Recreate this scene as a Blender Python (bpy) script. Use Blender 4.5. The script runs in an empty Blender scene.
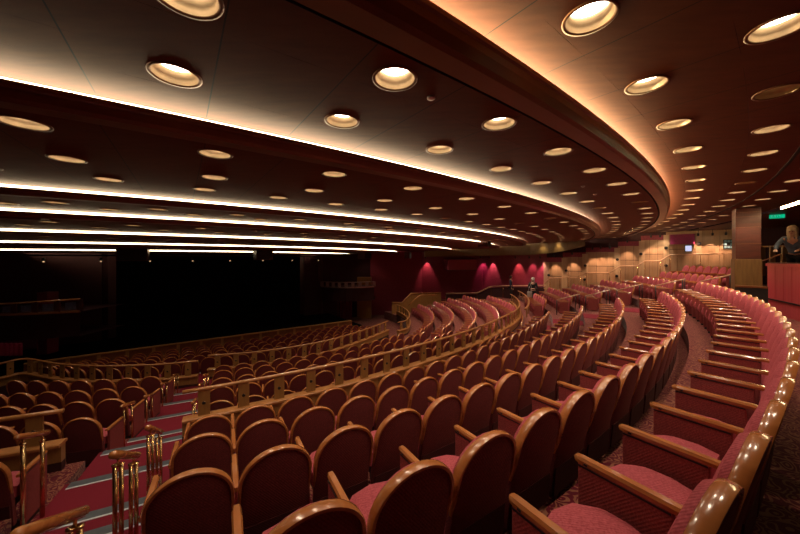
import bpy, bmesh, math, random
from math import sin, cos, pi, radians as rad, hypot, atan2, sqrt
from mathutils import Vector, Matrix
random.seed(7)
SC = bpy.context.scene
COL = SC.collection
EYE = 1.70
F, Y0 = 315.0, 258.0            # focal length in pixels, horizon row (800x534)
C1 = (-12.73, 22.54)            # centre of the upper seating arcs
C2 = (-9.15, 20.40)             # centre of the lower block's arcs
CC = (-21.9, 31.6)              # centre of the ceiling rings

# ------------------------------------------------------------------ materials
def mat(name):
    m = bpy.data.materials.new(name); m.use_nodes = True
    nt = m.node_tree; b = nt.nodes['Principled BSDF']
    return m, nt, b
def setb(b, col=None, rough=None, metal=None, coat=None, sheen=None, spec=None):
    if col: b.inputs['Base Color'].default_value = (*col, 1)
    if rough is not None: b.inputs['Roughness'].default_value = rough
    if metal is not None: b.inputs['Metallic'].default_value = metal
    if coat is not None: b.inputs['Coat Weight'].default_value = coat; b.inputs['Coat Roughness'].default_value = .12
    if sheen is not None: b.inputs['Sheen Weight'].default_value = sheen; b.inputs['Sheen Roughness'].default_value = .4
    if spec is not None: b.inputs['Specular IOR Level'].default_value = spec
def ramp(nt, c0, c1, p0=0., p1=1.):
    r = nt.nodes.new('ShaderNodeValToRGB')
    r.color_ramp.elements[0].color = (*c0, 1); r.color_ramp.elements[1].color = (*c1, 1)
    r.color_ramp.elements[0].position = p0; r.color_ramp.elements[1].position = p1
    return r
def plain(name, col, rough=.5, **k):
    m, nt, b = mat(name); setb(b, col, rough, **k)
    n = nt.nodes.new('ShaderNodeTexNoise'); n.inputs['Scale'].default_value = 14
    tc = nt.nodes.new('ShaderNodeTexCoord'); nt.links.new(tc.outputs['Object'], n.inputs['Vector'])
    r = ramp(nt, tuple(c*.82 for c in col), tuple(min(1, c*1.15) for c in col), .3, .7)
    nt.links.new(n.outputs['Fac'], r.inputs['Fac']); nt.links.new(r.outputs['Color'], b.inputs['Base Color'])
    return m
def wood(name, a, c, rough=.28, coat=.6, scale=(1, 1, 1), stretch=(30, 3, 3)):
    m, nt, b = mat(name); setb(b, a, rough, coat=coat)
    tc = nt.nodes.new('ShaderNodeTexCoord'); mp = nt.nodes.new('ShaderNodeMapping')
    mp.inputs['Scale'].default_value = stretch
    n = nt.nodes.new('ShaderNodeTexNoise'); n.inputs['Scale'].default_value = 1.6; n.inputs['Detail'].default_value = 5
    nt.links.new(tc.outputs['Object'], mp.inputs['Vector']); nt.links.new(mp.outputs['Vector'], n.inputs['Vector'])
    r = ramp(nt, a, c, .3, .72)
    nt.links.new(n.outputs['Fac'], r.inputs['Fac']); nt.links.new(r.outputs['Color'], b.inputs['Base Color'])
    return m
def fabric(name, a, c, scale=90, sheen=.3, rough=.85):
    m, nt, b = mat(name); setb(b, a, rough, sheen=sheen, spec=.25)
    b.inputs['Sheen Tint'].default_value = (min(1, c[0]*2.2), min(1, c[1]*2.2), min(1, c[2]*2.2), 1)
    tc = nt.nodes.new('ShaderNodeTexCoord')
    n = nt.nodes.new('ShaderNodeTexNoise'); n.inputs['Scale'].default_value = scale; n.inputs['Detail'].default_value = 3
    nt.links.new(tc.outputs['Object'], n.inputs['Vector'])
    r = ramp(nt, a, c, .35, .65)
    nt.links.new(n.outputs['Fac'], r.inputs['Fac']); nt.links.new(r.outputs['Color'], b.inputs['Base Color'])
    w = nt.nodes.new('ShaderNodeTexWave'); w.inputs['Scale'].default_value = 34; w.inputs['Distortion'].default_value = .5
    w.bands_direction = 'DIAGONAL'
    nt.links.new(tc.outputs['Object'], w.inputs['Vector'])
    bp = nt.nodes.new('ShaderNodeBump'); bp.inputs['Strength'].default_value = .25; bp.inputs['Distance'].default_value = .004
    nt.links.new(w.outputs['Fac'], bp.inputs['Height']); nt.links.new(bp.outputs['Normal'], b.inputs['Normal'])
    return m
def emis(name, col, s):
    m, nt, b = mat(name); setb(b, (.0, .0, .0), .5)
    b.inputs['Emission Color'].default_value = (*col, 1); b.inputs['Emission Strength'].default_value = s
    return m
def carpet(name):
    m, nt, b = mat(name); setb(b, (.2, .02, .02), .95, spec=.1, sheen=.2)
    tc = nt.nodes.new('ShaderNodeTexCoord')
    ds = nt.nodes.new('ShaderNodeTexNoise'); ds.inputs['Scale'].default_value = 5.0; ds.inputs['Detail'].default_value = 1
    nt.links.new(tc.outputs['Object'], ds.inputs['Vector'])
    mx = nt.nodes.new('ShaderNodeVectorMath'); mx.operation = 'MULTIPLY_ADD'
    mx.inputs[1].default_value = (.28, .28, .28)
    nt.links.new(ds.outputs['Color'], mx.inputs[0]); nt.links.new(tc.outputs['Object'], mx.inputs[2])
    v = nt.nodes.new('ShaderNodeTexVoronoi'); v.inputs['Scale'].default_value = 9.5
    nt.links.new(mx.outputs[0], v.inputs['Vector'])
    s = nt.nodes.new('ShaderNodeMath'); s.operation = 'MULTIPLY'; s.inputs[1].default_value = 22
    nt.links.new(v.outputs['Distance'], s.inputs[0])
    si = nt.nodes.new('ShaderNodeMath'); si.operation = 'SINE'; nt.links.new(s.outputs[0], si.inputs[0])
    r = ramp(nt, (.10, .005, .015), (.25, .10, .058), .54, .70)
    e = r.color_ramp.elements.new(.61); e.color = (.17, .010, .024, 1)
    mr = nt.nodes.new('ShaderNodeMapRange'); mr.inputs['From Min'].default_value = -1
    nt.links.new(si.outputs[0], mr.inputs['Value']); nt.links.new(mr.outputs[0], r.inputs['Fac'])
    nt.links.new(r.outputs['Color'], b.inputs['Base Color'])
    return m
def ceiling_mat(name, a, c):
    """Veneered ceiling boards: grain plus thin radial joints between boards, running towards the ring centre."""
    m, nt, b = mat(name); setb(b, a, .55, spec=.18)
    L = nt.links; N = nt.nodes
    g = N.new('ShaderNodeNewGeometry'); sub = N.new('ShaderNodeVectorMath'); sub.operation = 'SUBTRACT'
    sub.inputs[1].default_value = (CC[0], CC[1], 0); L.new(g.outputs['Position'], sub.inputs[0])
    sp = N.new('ShaderNodeSeparateXYZ'); L.new(sub.outputs[0], sp.inputs[0])
    at = N.new('ShaderNodeMath'); at.operation = 'ARCTAN2'; L.new(sp.outputs['Y'], at.inputs[0]); L.new(sp.outputs['X'], at.inputs[1])
    ml = N.new('ShaderNodeMath'); ml.operation = 'MULTIPLY'; ml.inputs[1].default_value = 180/pi/1.1; L.new(at.outputs[0], ml.inputs[0])
    fr = N.new('ShaderNodeMath'); fr.operation = 'PINGPONG'; fr.inputs[1].default_value = .5; L.new(ml.outputs[0], fr.inputs[0])
    cp = N.new('ShaderNodeMath'); cp.operation = 'LESS_THAN'; cp.inputs[1].default_value = .006; L.new(fr.outputs[0], cp.inputs[0])
    n = N.new('ShaderNodeTexNoise'); n.inputs['Scale'].default_value = 1.2; n.inputs['Detail'].default_value = 4
    mp = N.new('ShaderNodeMapping'); mp.inputs['Scale'].default_value = (3, 14, 1); mp.inputs['Rotation'].default_value = (0, 0, .9)
    L.new(g.outputs['Position'], mp.inputs['Vector']); L.new(mp.outputs[0], n.inputs['Vector'])
    r = ramp(nt, a, c, .3, .7); L.new(n.outputs['Fac'], r.inputs['Fac'])
    mix = N.new('ShaderNodeMixRGB'); mix.inputs['Color2'].default_value = (.02, .006, .003, 1)
    L.new(cp.outputs[0], mix.inputs['Fac']); L.new(r.outputs['Color'], mix.inputs['Color1'])
    L.new(mix.outputs[0], b.inputs['Base Color'])
    return m

M = {}
M['oak'] = wood('oak', (.33, .102, .026), (.50, .178, .050), .25, .8, stretch=(3, 3, 14))
M['oak_rail'] = wood('oak_rail', (.36, .135, .038), (.50, .21, .062), .33, .5, stretch=(6, 6, 6))
M['oak_panel'] = wood('oak_panel', (.27, .125, .035), (.36, .175, .05), .4, .3, stretch=(12, 12, 1.5))
M['dark_oak'] = wood('dark_oak', (.13, .065, .018), (.19, .10, .028), .45, .1, stretch=(12, 12, 1.5))
M['wall_wood'] = wood('wall_wood', (.37, .215, .115), (.47, .285, .155), .45, .15, stretch=(9, 9, 1))
M['wall_wood_pale'] = wood('wall_wood_pale', (.52, .34, .19), (.62, .42, .25), .45, .15, stretch=(9, 9, 1))
M['rose'] = fabric('rose_fabric', (.30, .045, .058), (.44, .085, .100))
M['maroon'] = fabric('maroon_fabric', (.115, .018, .018), (.17, .030, .028), sheen=.1)
M['ribbed'] = fabric('ribbed_fabric', (.20, .035, .035), (.32, .065, .06), scale=140, sheen=.15)
M['dark'] = plain('dark_metal', (.012, .008, .008), .5)
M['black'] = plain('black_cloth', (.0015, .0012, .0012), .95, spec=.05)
M['brass'] = plain('brass', (.92, .58, .26), .24, metal=1.)
M['carpet'] = carpet('swirl_carpet')
M['aisle'] = fabric('aisle_carpet', (.145, .005, .015), (.195, .009, .023), scale=200, sheen=.2)
M['nosing'] = plain('nosing_metal', (.10, .115, .13), .35, metal=.3)
M['nosing_edge'] = plain('nosing_edge', (.62, .66, .70), .4)
M['ceil'] = ceiling_mat('ceiling_veneer', (.085, .018, .0045), (.118, .028, .0075))
M['fascia'] = wood('fascia_wood', (.13, .040, .012), (.19, .062, .02), .35, .3, stretch=(1, 1, 1))
M['gold_soffit'] = plain('gold_soffit', (.20, .11, .024), .5)
M['groove'] = plain('groove', (.004, .002, .002), .8)
M['trim'] = plain('lamp_trim', (.16, .07, .03), .35, metal=.6)
M['reflector'] = plain('reflector', (.52, .36, .19), .3, metal=.35, coat=.5)
M['lamp'] = emis('lamp', (1., .86, .70), 13.)
M['lamp_dim'] = emis('lamp_dim', (1., .6, .3), .8)
M['lamp_far'] = emis('lamp_far', (1., .84, .62), 8.)
M['cove'] = emis('cove_light', (1., .76, .46), 8.5)
M['cove_near'] = emis('cove_light_near', (1., .72, .36), 40.)
M['cove_mid'] = emis('cove_light_mid', (1., .78, .48), 17.)
M['redwall'] = plain('red_wall', (.26, .028, .052), .55)
M['red_panel'] = wood('red_panel', (.56, .055, .07), (.66, .085, .10), .45, .25, stretch=(14, 14, .6))
M['mahogany'] = wood('mahogany', (.060, .012, .007), (.10, .018, .010), .4, .12, stretch=(2, 2, 9))
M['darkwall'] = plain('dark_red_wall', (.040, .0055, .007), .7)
M['magenta'] = plain('magenta_panel', (.22, .008, .07), .6)
M['screen'] = emis('screen', (.72, .72, 1.), .9)
M['green'] = emis('green_sign', (.0, .55, .27), .8)
M['pale_rail'] = wood('pale_rail', (.52, .30, .17), (.66, .40, .24), .3, .5)
M['white'] = plain('white_mark', (.8, .9, .85), .5)
M['blueglass'] = plain('blue_glass', (.16, .26, .46), .15)
M['steel'] = plain('pale_metal', (.45, .38, .34), .3, metal=.8)
M['skin'] = plain('skin', (.52, .28, .19), .5)
M['hair_blond'] = plain('blond_hair', (.60, .47, .30), .5)
M['hair_grey'] = plain('white_hair', (.62, .55, .50), .5)
M['hair_dark'] = plain('brown_hair', (.05, .025, .015), .5)
M['navy'] = plain('navy_cloth', (.012, .020, .045), .8)
M['navy_light'] = plain('blue_cloth', (.10, .14, .21), .8)
M['blackcloth'] = plain('dark_clothes', (.012, .011, .013), .85)
M['bag'] = plain('grey_bag', (.33, .30, .27), .7)

# ------------------------------------------------------------------ mesh helpers
def link(o): COL.objects.link(o); return o
def tag(o, label=None, cat=None, group=None, kind=None):
    if label: o['label'] = label
    if cat: o['category'] = cat
    if group: o['group'] = group
    if kind: o['kind'] = kind
    return o
def empty(name, loc=(0, 0, 0), rz=0):
    o = bpy.data.objects.new(name, None); o.location = loc; o.rotation_euler = (0, 0, rz); o.empty_display_size = .1
    return link(o)
def mesh_from(name, bm, mats, smooth=False):
    bmesh.ops.recalc_face_normals(bm, faces=bm.faces)
    me = bpy.data.meshes.new(name); bm.to_mesh(me); bm.free()
    for m in (mats if isinstance(mats, (list, tuple)) else [mats]): me.materials.append(M[m] if isinstance(m, str) else m)
    if smooth:
        for p in me.polygons: p.use_smooth = True
    return me
def obj(name, bm, mats, parent=None, smooth=False, loc=None, rz=None):
    me = bm if isinstance(bm, bpy.types.Mesh) else mesh_from(name, bm, mats, smooth)
    o = bpy.data.objects.new(name, me); link(o)
    if parent: o.parent = parent
    if loc is not None: o.location = loc
    if rz is not None: o.rotation_euler = (0, 0, rz)
    return o
def smooth_by_angle(me, ang=35):
    for p in me.polygons: p.use_smooth = True
    bm = bmesh.new(); bm.from_mesh(me)
    for e in bm.edges:
        if len(e.link_faces) == 2 and e.calc_face_angle(0) > rad(ang): e.smooth = False
    bm.to_mesh(me); bm.free()
def box(bm, x0, x1, y0, y1, z0, z1, mi=0, M4=None, bev=0):
    vs = [bm.verts.new(v) for v in ((x0,y0,z0),(x1,y0,z0),(x1,y1,z0),(x0,y1,z0),(x0,y0,z1),(x1,y0,z1),(x1,y1,z1),(x0,y1,z1))]
    fs = [bm.faces.new([vs[i] for i in f]) for f in ((0,3,2,1),(4,5,6,7),(0,1,5,4),(1,2,6,5),(2,3,7,6),(3,0,4,7))]
    for f in fs: f.material_index = mi
    if bev:
        es = list({e for f in fs for e in f.edges})
        r = bmesh.ops.bevel(bm, geom=es, offset=bev, segments=2, affect='EDGES', profile=.6)
        vs = list({v for f in r['faces'] for v in f.verts} | {v for v in vs if v.is_valid})
    if M4 is not None:
        for v in vs: v.co = M4 @ v.co
    return vs
def tube(bm, pts, r, n=8, caps=True, mi=0, flat=1.0):
    """Round bar through pts (Vectors); flat squashes it vertically."""
    rings = []
    pts = [Vector(p) for p in pts]
    for i, p in enumerate(pts):
        d = (pts[min(i+1, len(pts)-1)] - pts[max(i-1, 0)]).normalized()
        up = Vector((0, 0, 1)) if abs(d.z) < .95 else Vector((1, 0, 0))
        s = d.cross(up).normalized(); t = s.cross(d).normalized()
        rr = r[i] if isinstance(r, (list, tuple)) else r
        rings.append([bm.verts.new(p + s*rr*cos(2*pi*k/n) + t*rr*flat*sin(2*pi*k/n)) for k in range(n)])
    for a, b in zip(rings, rings[1:]):
        for k in range(n):
            f = bm.faces.new((a[k], a[(k+1) % n], b[(k+1) % n], b[k])); f.material_index = mi
    if caps:
        bm.faces.new(rings[0]).material_index = mi; bm.faces.new(rings[-1][::-1]).material_index = mi
def lathe(bm, prof, n=16, cx=0, cy=0, mi=0, cap=True):
    rings = [[bm.verts.new((cx + r*cos(2*pi*k/n), cy + r*sin(2*pi*k/n), z)) for k in range(n)] for r, z in prof]
    for a, b in zip(rings, rings[1:]):
        for k in range(n): bm.faces.new((a[k], a[(k+1) % n], b[(k+1) % n], b[k])).material_index = mi
    if cap:
        bm.faces.new(rings[0][::-1]).material_index = mi; bm.faces.new(rings[-1]).material_index = mi
def pol(c, R, deg, z=0.): return Vector((c[0] + R*cos(rad(deg)), c[1] + R*sin(rad(deg)), z))
def arc_block(bm, c, R0, R1, a0, a1, z0, z1, step=1.0, mi=0):
    n = max(1, int(math.ceil((a1-a0)/step)))
    cols = []
    for i in range(n+1):
        a = a0 + (a1-a0)*i/n
        cols.append([bm.verts.new(pol(c, R, a, z)) for R, z in ((R0, z0), (R1, z0), (R1, z1), (R0, z1))])
    for p, q in zip(cols, cols[1:]):
        for k in range(4): bm.faces.new((p[k], p[(k+1) % 4], q[(k+1) % 4], q[k])).material_index = mi
    bm.faces.new(cols[0][::-1]).material_index = mi; bm.faces.new(cols[-1]).material_index = mi
def sweep(bm, path, prof, mi=0, closed=False):
    """Sweep the (sideways, up) profile along a horizontal path of Vectors."""
    cols = []
    for i, p in enumerate(path):
        d = (path[min(i+1, len(path)-1)] - path[max(i-1, 0)]); d.z = 0; d.normalize()
        s = Vector((d.y, -d.x, 0))
        cols.append([bm.verts.new(p + s*a + Vector((0, 0, b))) for a, b in prof])
    m = len(prof)
    for p, q in zip(cols, cols[1:]):
        for k in range(m): bm.faces.new((p[k], p[(k+1) % m], q[(k+1) % m], q[k])).material_index = mi
    bm.faces.new(cols[0][::-1]).material_index = mi; bm.faces.new(cols[-1]).material_index = mi
def ray_at(x, y, h):            # world point seen at pixel (x, y) if it is h above the eye
    Y = F*h/(Y0-y); return Vector((Y*(x-400)/F, Y, EYE+h))
def catmull(pts, n=8):
    P = [pts[0]*2-pts[1]] + list(pts) + [pts[-1]*2-pts[-2]]; out = []
    for i in range(1, len(P)-2):
        a, b, c, d = P[i-1:i+3]
        for k in range(n):
            t = k/n; out.append(.5*((2*b) + (c-a)*t + (2*a-5*b+4*c-d)*t*t + (3*b-a-3*c+d)*t**3))
    out.append(P[-2]); return out
ORD = ('first second third fourth fifth sixth seventh eighth ninth tenth eleventh twelfth thirteenth fourteenth fifteenth sixteenth seventeenth eighteenth nineteenth '
       'twentieth').split()
def ordinal(i):
    if i < 20: return ORD[i]
    t = {2: 'twenty', 3: 'thirty', 4: 'forty', 5: 'fifty'}; n = i+1
    if n % 10 == 0: return {2: 'twentieth', 3: 'thirtieth', 4: 'fortieth', 5: 'fiftieth'}[n//10]
    return t[n//10] + '-' + ORD[n % 10 - 1]

# ------------------------------------------------------------------ the seat
SEAT_TOP = .92
TILT = .21
def outline(w, spring, top, zlow, n):
    pts = [(-w, zlow), (-w, (zlow+spring)/2)]
    for i in range(n+1):
        t = pi - pi*i/n; pts.append((w*cos(t), spring + (top-spring)*sin(t)**.92 if 0 < i < n else spring))
    pts += [(w, (zlow+spring)/2), (w, zlow)]
    return pts
def tl(x, y, z): return (x, y - max(0, z-.25)*TILT, z)
def backrest_bm(n=14, bm=None, mis=(0, 1)):
    bm = bm or bmesh.new(); ol = outline(.243, .66, SEAT_TOP-.012, .10, n); cx, cz = 0, .56
    def ring(s, y, z0=None): return [bm.verts.new(tl(cx+(x-cx)*s, y, cz+(z-cz)*s)) for x, z in ol]
    rings = [ring(.90, -.004), ring(1, .006), ring(1, .052), ring(.94, .080), ring(.6, .098)]
    k = len(ol)
    f = bm.faces.new(rings[0]); f.material_index = mis[1]
    for j, (a, b) in enumerate(zip(rings, rings[1:])):
        for i in range(k):
            f = bm.faces.new((a[i], a[(i+1) % k], b[(i+1) % k], b[i])); f.material_index = mis[1] if j < 2 else mis[0]
    c = bm.verts.new(tl(cx, .110, cz)); r = rings[-1]
    for i in range(k): bm.faces.new((r[i], r[(i+1) % k], c)).material_index = mis[0]
    return bm
def rim_bm(n=20, m=8, bm=None, mi=0):
    bm = bm or bmesh.new(); ol = outline(.246, .66, SEAT_TOP-.018, .46, n)
    rings = []
    for i, (x, z) in enumerate(ol):
        a = ol[max(i-1, 0)]; b = ol[min(i+1, len(ol)-1)]
        d = Vector((b[0]-a[0], b[1]-a[1])).normalized(); nx, nz = -d.y, d.x
        e = .35 if i in (0, len(ol)-1) else (.8 if i in (1, len(ol)-2) else 1.)
        hw, hd = .0145*e, .030*e; rr = []
        for k in range(m):
            t = 2*pi*k/m + pi/m; c, s = cos(t), sin(t)
            c = math.copysign(abs(c)**.6, c); s = math.copysign(abs(s)**.6, s)
            rr.append(bm.verts.new(tl(x+nx*hw*c, .022+hd*s, z+nz*hw*c)))
        rings.append(rr)
    for a, b in zip(rings, rings[1:]):
        for k in range(m): bm.faces.new((a[k], a[(k+1) % m], b[(k+1) % m], b[k])).material_index = mi
    bm.faces.new(rings[0][::-1]).material_index = mi; bm.faces.new(rings[-1]).material_index = mi
    return bm
def cushion_bm(bm=None, mi=0, hi=True):
    bm = bm or bmesh.new()
    # side profile, swept across; crowned front edge
    prof = [(.11, .33), (.44, .28), (.475, .32), (.482, .38), (.46, .445), (.40, .470), (.26, .475), (.125, .455)]
    xs = (-.205, -.185, -.13, 0, .13, .185, .205) if hi else (-.20, 0, .20)
    cols = []
    for x in xs:
        e = 1 - (abs(x)/.205)**6*.12; fy = 1 - (abs(x)/.205)**3*.24
        cols.append([bm.verts.new((x, .10+((.30+(y-.30)*e)-.10)*fy, .38+(z-.38)*e + (.012*(1-(x/.205)**2) if z > .43 else 0))) for y, z in prof])
    m = len(prof)
    for p, q in zip(cols, cols[1:]):
        for k in range(m): bm.faces.new((p[k], p[(k+1) % m], q[(k+1) % m], q[k])).material_index = mi
    bm.faces.new(cols[0][::-1]).material_index = mi; bm.faces.new(cols[-1]).material_index = mi
    return bm
def panel_bm(sx=1, bm=None, mi=0, bev=.008):
    bm = bm or bmesh.new(); x = .268*sx
    box(bm, x-.020, x+.020, .085, .475, .04, .590, mi, bev=bev); return bm
def cap_bm(sx=1, bm=None, mi=0, dk=None):
    bm = bm or bmesh.new(); x = .268*sx
    prof = [(-.021, .587), (-.025, .607), (-.016, .621), (.016, .621), (.025, .607), (.021, .587)]
    ys = (.030, .04, .46, .488, .497); es = (.9, 1, 1, .85, .5)
    cols = [[bm.verts.new((x+a*e, y, .607+(b-.607)*e)) for a, b in prof] for y, e in zip(ys, es)]
    for p, q in zip(cols, cols[1:]):
        for k in range(6): bm.faces.new((p[k], p[(k+1) % 6], q[(k+1) % 6], q[k])).material_index = mi
    bm.faces.new(cols[0][::-1]).material_index = mi; bm.faces.new(cols[-1]).material_index = mi
    if dk is not None:
        box(bm, x-.0225, x+.0225, .09, .472, .573, .582, dk)
        box(bm, x-.0262, x+.0262, .425, .443, .591, .601, dk)
    return bm
def base_bm(bm=None, mi=0):
    bm = bm or bmesh.new(); box(bm, -.06, .06, .14, .40, 0, .25, mi); box(bm, -.17, .17, .12, .36, .22, .31, mi); box(bm, -.20, .25, .10, .13, 0, .09, mi); box(bm, .25, .284, .09, .46, 0, .04, mi); return bm
def kick_bm():
    bm = bmesh.new(); vs = box(bm, -.232, .232, -.013, 0, .11, .34, bev=.004)
    for v in vs: v.co = tl(*v.co)
    return bm
M['darkfab'] = fabric('dark_maroon_fabric', (.060, .010, .010), (.085, .014, .013), sheen=.05)
ME = {
 'backrest': mesh_from('backrest', backrest_bm(), ['rose', 'maroon']),
 'rim': mesh_from('wooden_rim', rim_bm(), 'oak'),
 'cushion': mesh_from('seat_cushion', cushion_bm(), 'rose', True),
 'panelR': mesh_from('side_panel', panel_bm(1), 'ribbed'), 'panelL': mesh_from('side_panel', panel_bm(-1), 'ribbed'),
 'capR': mesh_from('armrest', cap_bm(1, dk=1), ['oak', 'dark']), 'capL': mesh_from('armrest', cap_bm(-1, dk=1), ['oak', 'dark']), 'kick': mesh_from('kick_panel', kick_bm(), 'darkfab'),
 'base': mesh_from('pedestal', base_bm(), 'dark'),
}
for k in ('backrest', 'rim', 'cushion', 'capR', 'capL'): smooth_by_angle(ME[k], 40)
def dup(root, loc, rz):
    r = root.copy(); COL.objects.link(r); r.location = loc; r.rotation_euler = (0, 0, rz)
    for ch in list(root.children):
        c = ch.copy(); COL.objects.link(c); c.parent = r
        for g in ch.children:
            d = g.copy(); COL.objects.link(d); d.parent = c
    return r
def add_arm(root, side):
    p = obj('side_panel', ME['panel'+side], None, root); obj('armrest', ME['cap'+side], None, p)
SEAT0 = None
def make_seat(loc, rz, first_in_row):
    global SEAT0
    if SEAT0 is None:
        t = empty('theatre_seat', loc, rz)
        b = obj('backrest', ME['backrest'], None, t); obj('wooden_rim', ME['rim'], None, b); obj('kick_panel', ME['kick'], None, b)
        obj('seat_cushion', ME['cushion'], None, t); obj('pedestal', ME['base'], None, t)
        add_arm(t, 'R'); SEAT0 = t
    else: t = dup(SEAT0, loc, rz)
    return t

# ------------------------------------------------------------------ rows
W = .54
# name, centre, R of back tops, floor z, [sectors: a0, a1 degrees from the centre], phrase
def zf(h): return round(EYE + h - SEAT_TOP, 3)
UP = [('Z2', 27.90, zf(-.22)), ('Z1', 26.80, zf(-.52)), ('A', 25.57, zf(-.73)), ('B', 24.56, zf(-1.05)), ('C', 23.44, zf(-1.386)), ('D', 22.33, zf(-1.69)), ('E', 21.24, zf(-1.99))]
LO = [('F', 15.95, zf(-2.53)), ('G', 14.85, zf(-2.68)), ('H', 13.70, zf(-2.88)), ('I', 12.45, zf(-3.09)), ('J', 11.30, zf(-3.30))]
ZU = {n: z for n, R, z in UP}; RU = {n: R for n, R, z in UP}
ZL = {n: z for n, R, z in LO}; RL = {n: R for n, R, z in LO}
DZU, DZL = -.13, -.22           # the blocks past the far aisle sit a little lower
AX0, AX1 = -65.5, -61.65        # near aisle
seats = []                      # (loc, rz, row phrase, idx, count-from phrase, first, last, group)
def polar_row(c, R, z, a0, a1, phrase, frm, rev=False, anchor0=True):
    n = int(round(rad(abs(a1-a0))*R/W)) if anchor0 else int(rad(abs(a1-a0))*R/W)
    st = math.degrees(W/R)
    lst = []
    for i in range(n):
        a = (a0 + st*(i+.5)) if anchor0 else (a1 - st*(n-1-i+.5))
        p = pol(c, R-.13, a, z)
        lst.append((p, rad(a)+pi/2))
    N = len(lst)
    for i, (p, rz) in enumerate(lst):
        k = N-1-i if rev else i
        seats.append(dict(loc=p, rz=rz, phrase=phrase, k=k, frm=frm, first=(i == 0), last=(i == N-1)))
UPW = {'A': 'rearmost row of the near block', 'B': 'second row from the rear of the near block', 'C': 'third row from the rear of the near block',
       'D': 'fourth row from the rear of the near block', 'E': 'row just above the long curved railing'}
ends1 = {'A': -28.4, 'B': -30.4, 'C': -28.6, 'D': -29.6, 'E': -29.6}
for n in 'ABCDE':
    a0 = AX0+4+.05 if n != 'A' else -61.4
    polar_row(C1, RU[n], ZU[n], AX1, ends1[n], UPW[n], 'stepped red aisle with brass posts')
polar_row(C1, RU['E'], ZU['E'], AX0-1.46*3-.15, AX0-.15, 'row above the short oak railing', 'stepped aisle', rev=True, anchor0=False)
polar_row(C1, RU['D'], ZU['D'], AX0-1.39*3-.15, AX0-.15, 'second row above the short oak railing', 'stepped aisle', rev=True, anchor0=False)
UPF = {'E': 'lowest upper row', 'D': 'second upper row', 'C': 'third upper row', 'B': 'fourth upper row', 'A': 'fifth upper row', 'Z1': 'sixth upper row', 'Z2': 'top upper row'}
sp2 = {'E': (-17.5, -9.4), 'D': (-19.0, -7.0), 'C': (-20.6, -9.3), 'B': (-21.4, -10.8), 'A': (-24.2, -14.0), 'Z1': (-24.6, -14.0), 'Z2': (-22.6, -13.2)}
for n in ('E', 'D', 'C', 'B', 'A', 'Z1', 'Z2'):
    polar_row(C1, RU[n], ZU[n]+DZU, sp2[n][0], sp2[n][1], UPF[n] + ' beside the panelled wood wall', 'far aisle')
LOW = {'F': 'row directly below the long curved railing', 'G': 'second row below the long curved railing', 'H': 'third row below the long curved railing',
       'I': 'fourth row below the long curved railing', 'J': 'fifth row below the long curved railing'}
def ang2_of_c1ray(R2, deg1):    # angle about C2 where the circle R2 crosses the ray at deg1 from C1
    best = None
    for k in range(-9500, 1000):
        a = k/100; p = pol(C2, R2, a); d = math.degrees(atan2(p.y-C1[1], p.x-C1[0]))
        if abs(d-deg1) < .03 and p.y < C1[1]: return a
    return -65
for n in 'FGHIJ':
    aR = ang2_of_c1ray(RL[n], AX1+.2); aL = ang2_of_c1ray(RL[n], AX0-.1)
    polar_row(C2, RL[n], ZL[n], aR, -35.0, LOW[n], 'stepped red aisle with brass posts')
    if n != 'J':
        k = {'F': 4, 'G': 5, 'H': 7, 'I': 8}[n]
        polar_row(C2, RL[n], ZL[n], aL - math.degrees(W/RL[n])*k, aL, LOW[n] + ' across the aisle', 'stepped aisle', rev=True, anchor0=False)
far2 = {'J': 20.5, 'I': 18.3, 'H': 19.5, 'G': 17.0, 'F': 10.6}
for n in 'FGHIJ':
    polar_row(C2, RL[n], ZL[n]+DZL, -26.0, far2[n], LOW[n] + ' in the far block', 'far aisle')
# stalls between the lower railing and the stage
rail2L = [ray_at(x, y, -3.4) for x, y in ((-60, 377), (0, 363.6), (26, 359), (60, 364.0), (100, 366), (130, 365.5), (160, 364.4), (198, 361))]
rail2R = [ray_at(x, y, -3.4) for x, y in ((208, 355.6), (260, 351.5), (320, 342), (360, 331), (388, 321))]
A2pts = [pol(C2, 9.75, a, EYE-3.4) for a in (-12, -2, 8, 16, 24)]
r2Ls = catmull(rail2L, 6); r2Rs = catmull(rail2R, 6); far2s = catmull([rail2R[-1]*.5+A2pts[0]*.5] + A2pts, 6)
S0, S1 = Vector((-14.2, 11.9, 0)), Vector((-3.1, 20.1, 0))     # foot of the stage
def path_at(path, t):
    L = [0]
    for a, b in zip(path, path[1:]): L.append(L[-1]+(b-a).length)
    s = t*L[-1]
    for i in range(len(path)-1):
        if L[i+1] >= s: return path[i].lerp(path[i+1], (s-L[i])/max(1e-6, L[i+1]-L[i]))
    return path[-1]
whole2 = catmull([rail2L[2]] + rail2L[3:-1] + rail2R, 6)
STW = ['front row facing the dark stage', 'second row from the dark stage', 'third row from the dark stage', 'fourth row from the dark stage', 'fifth row from the dark stage', 'sixth row from the dark stage']
for r, s in enumerate((.13, .28, .43, .58, .73, .88)):
    pth = []
    for i in range(41):
        t = .06 + .90*i/40; p = path_at(whole2, t); q = S0.lerp(S1, t); v = p.lerp(q, s); v.z = zf(-3.52 - .58*s) ; pth.append(v)
    L = sum((b-a).length for a, b in zip(pth, pth[1:])); n = int(L/.56)
    for i in range(n):
        p = path_at(pth, (i+.5)/n); d = (path_at(pth, min(1, (i+.6)/n)) - path_at(pth, max(0, (i+.4)/n)))
        rz = atan2(d.y, d.x)
        seats.append(dict(loc=p, rz=rz, phrase=STW[5-r], k=i, frm='box balcony', first=i == 0, last=i == n-1))
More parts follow.
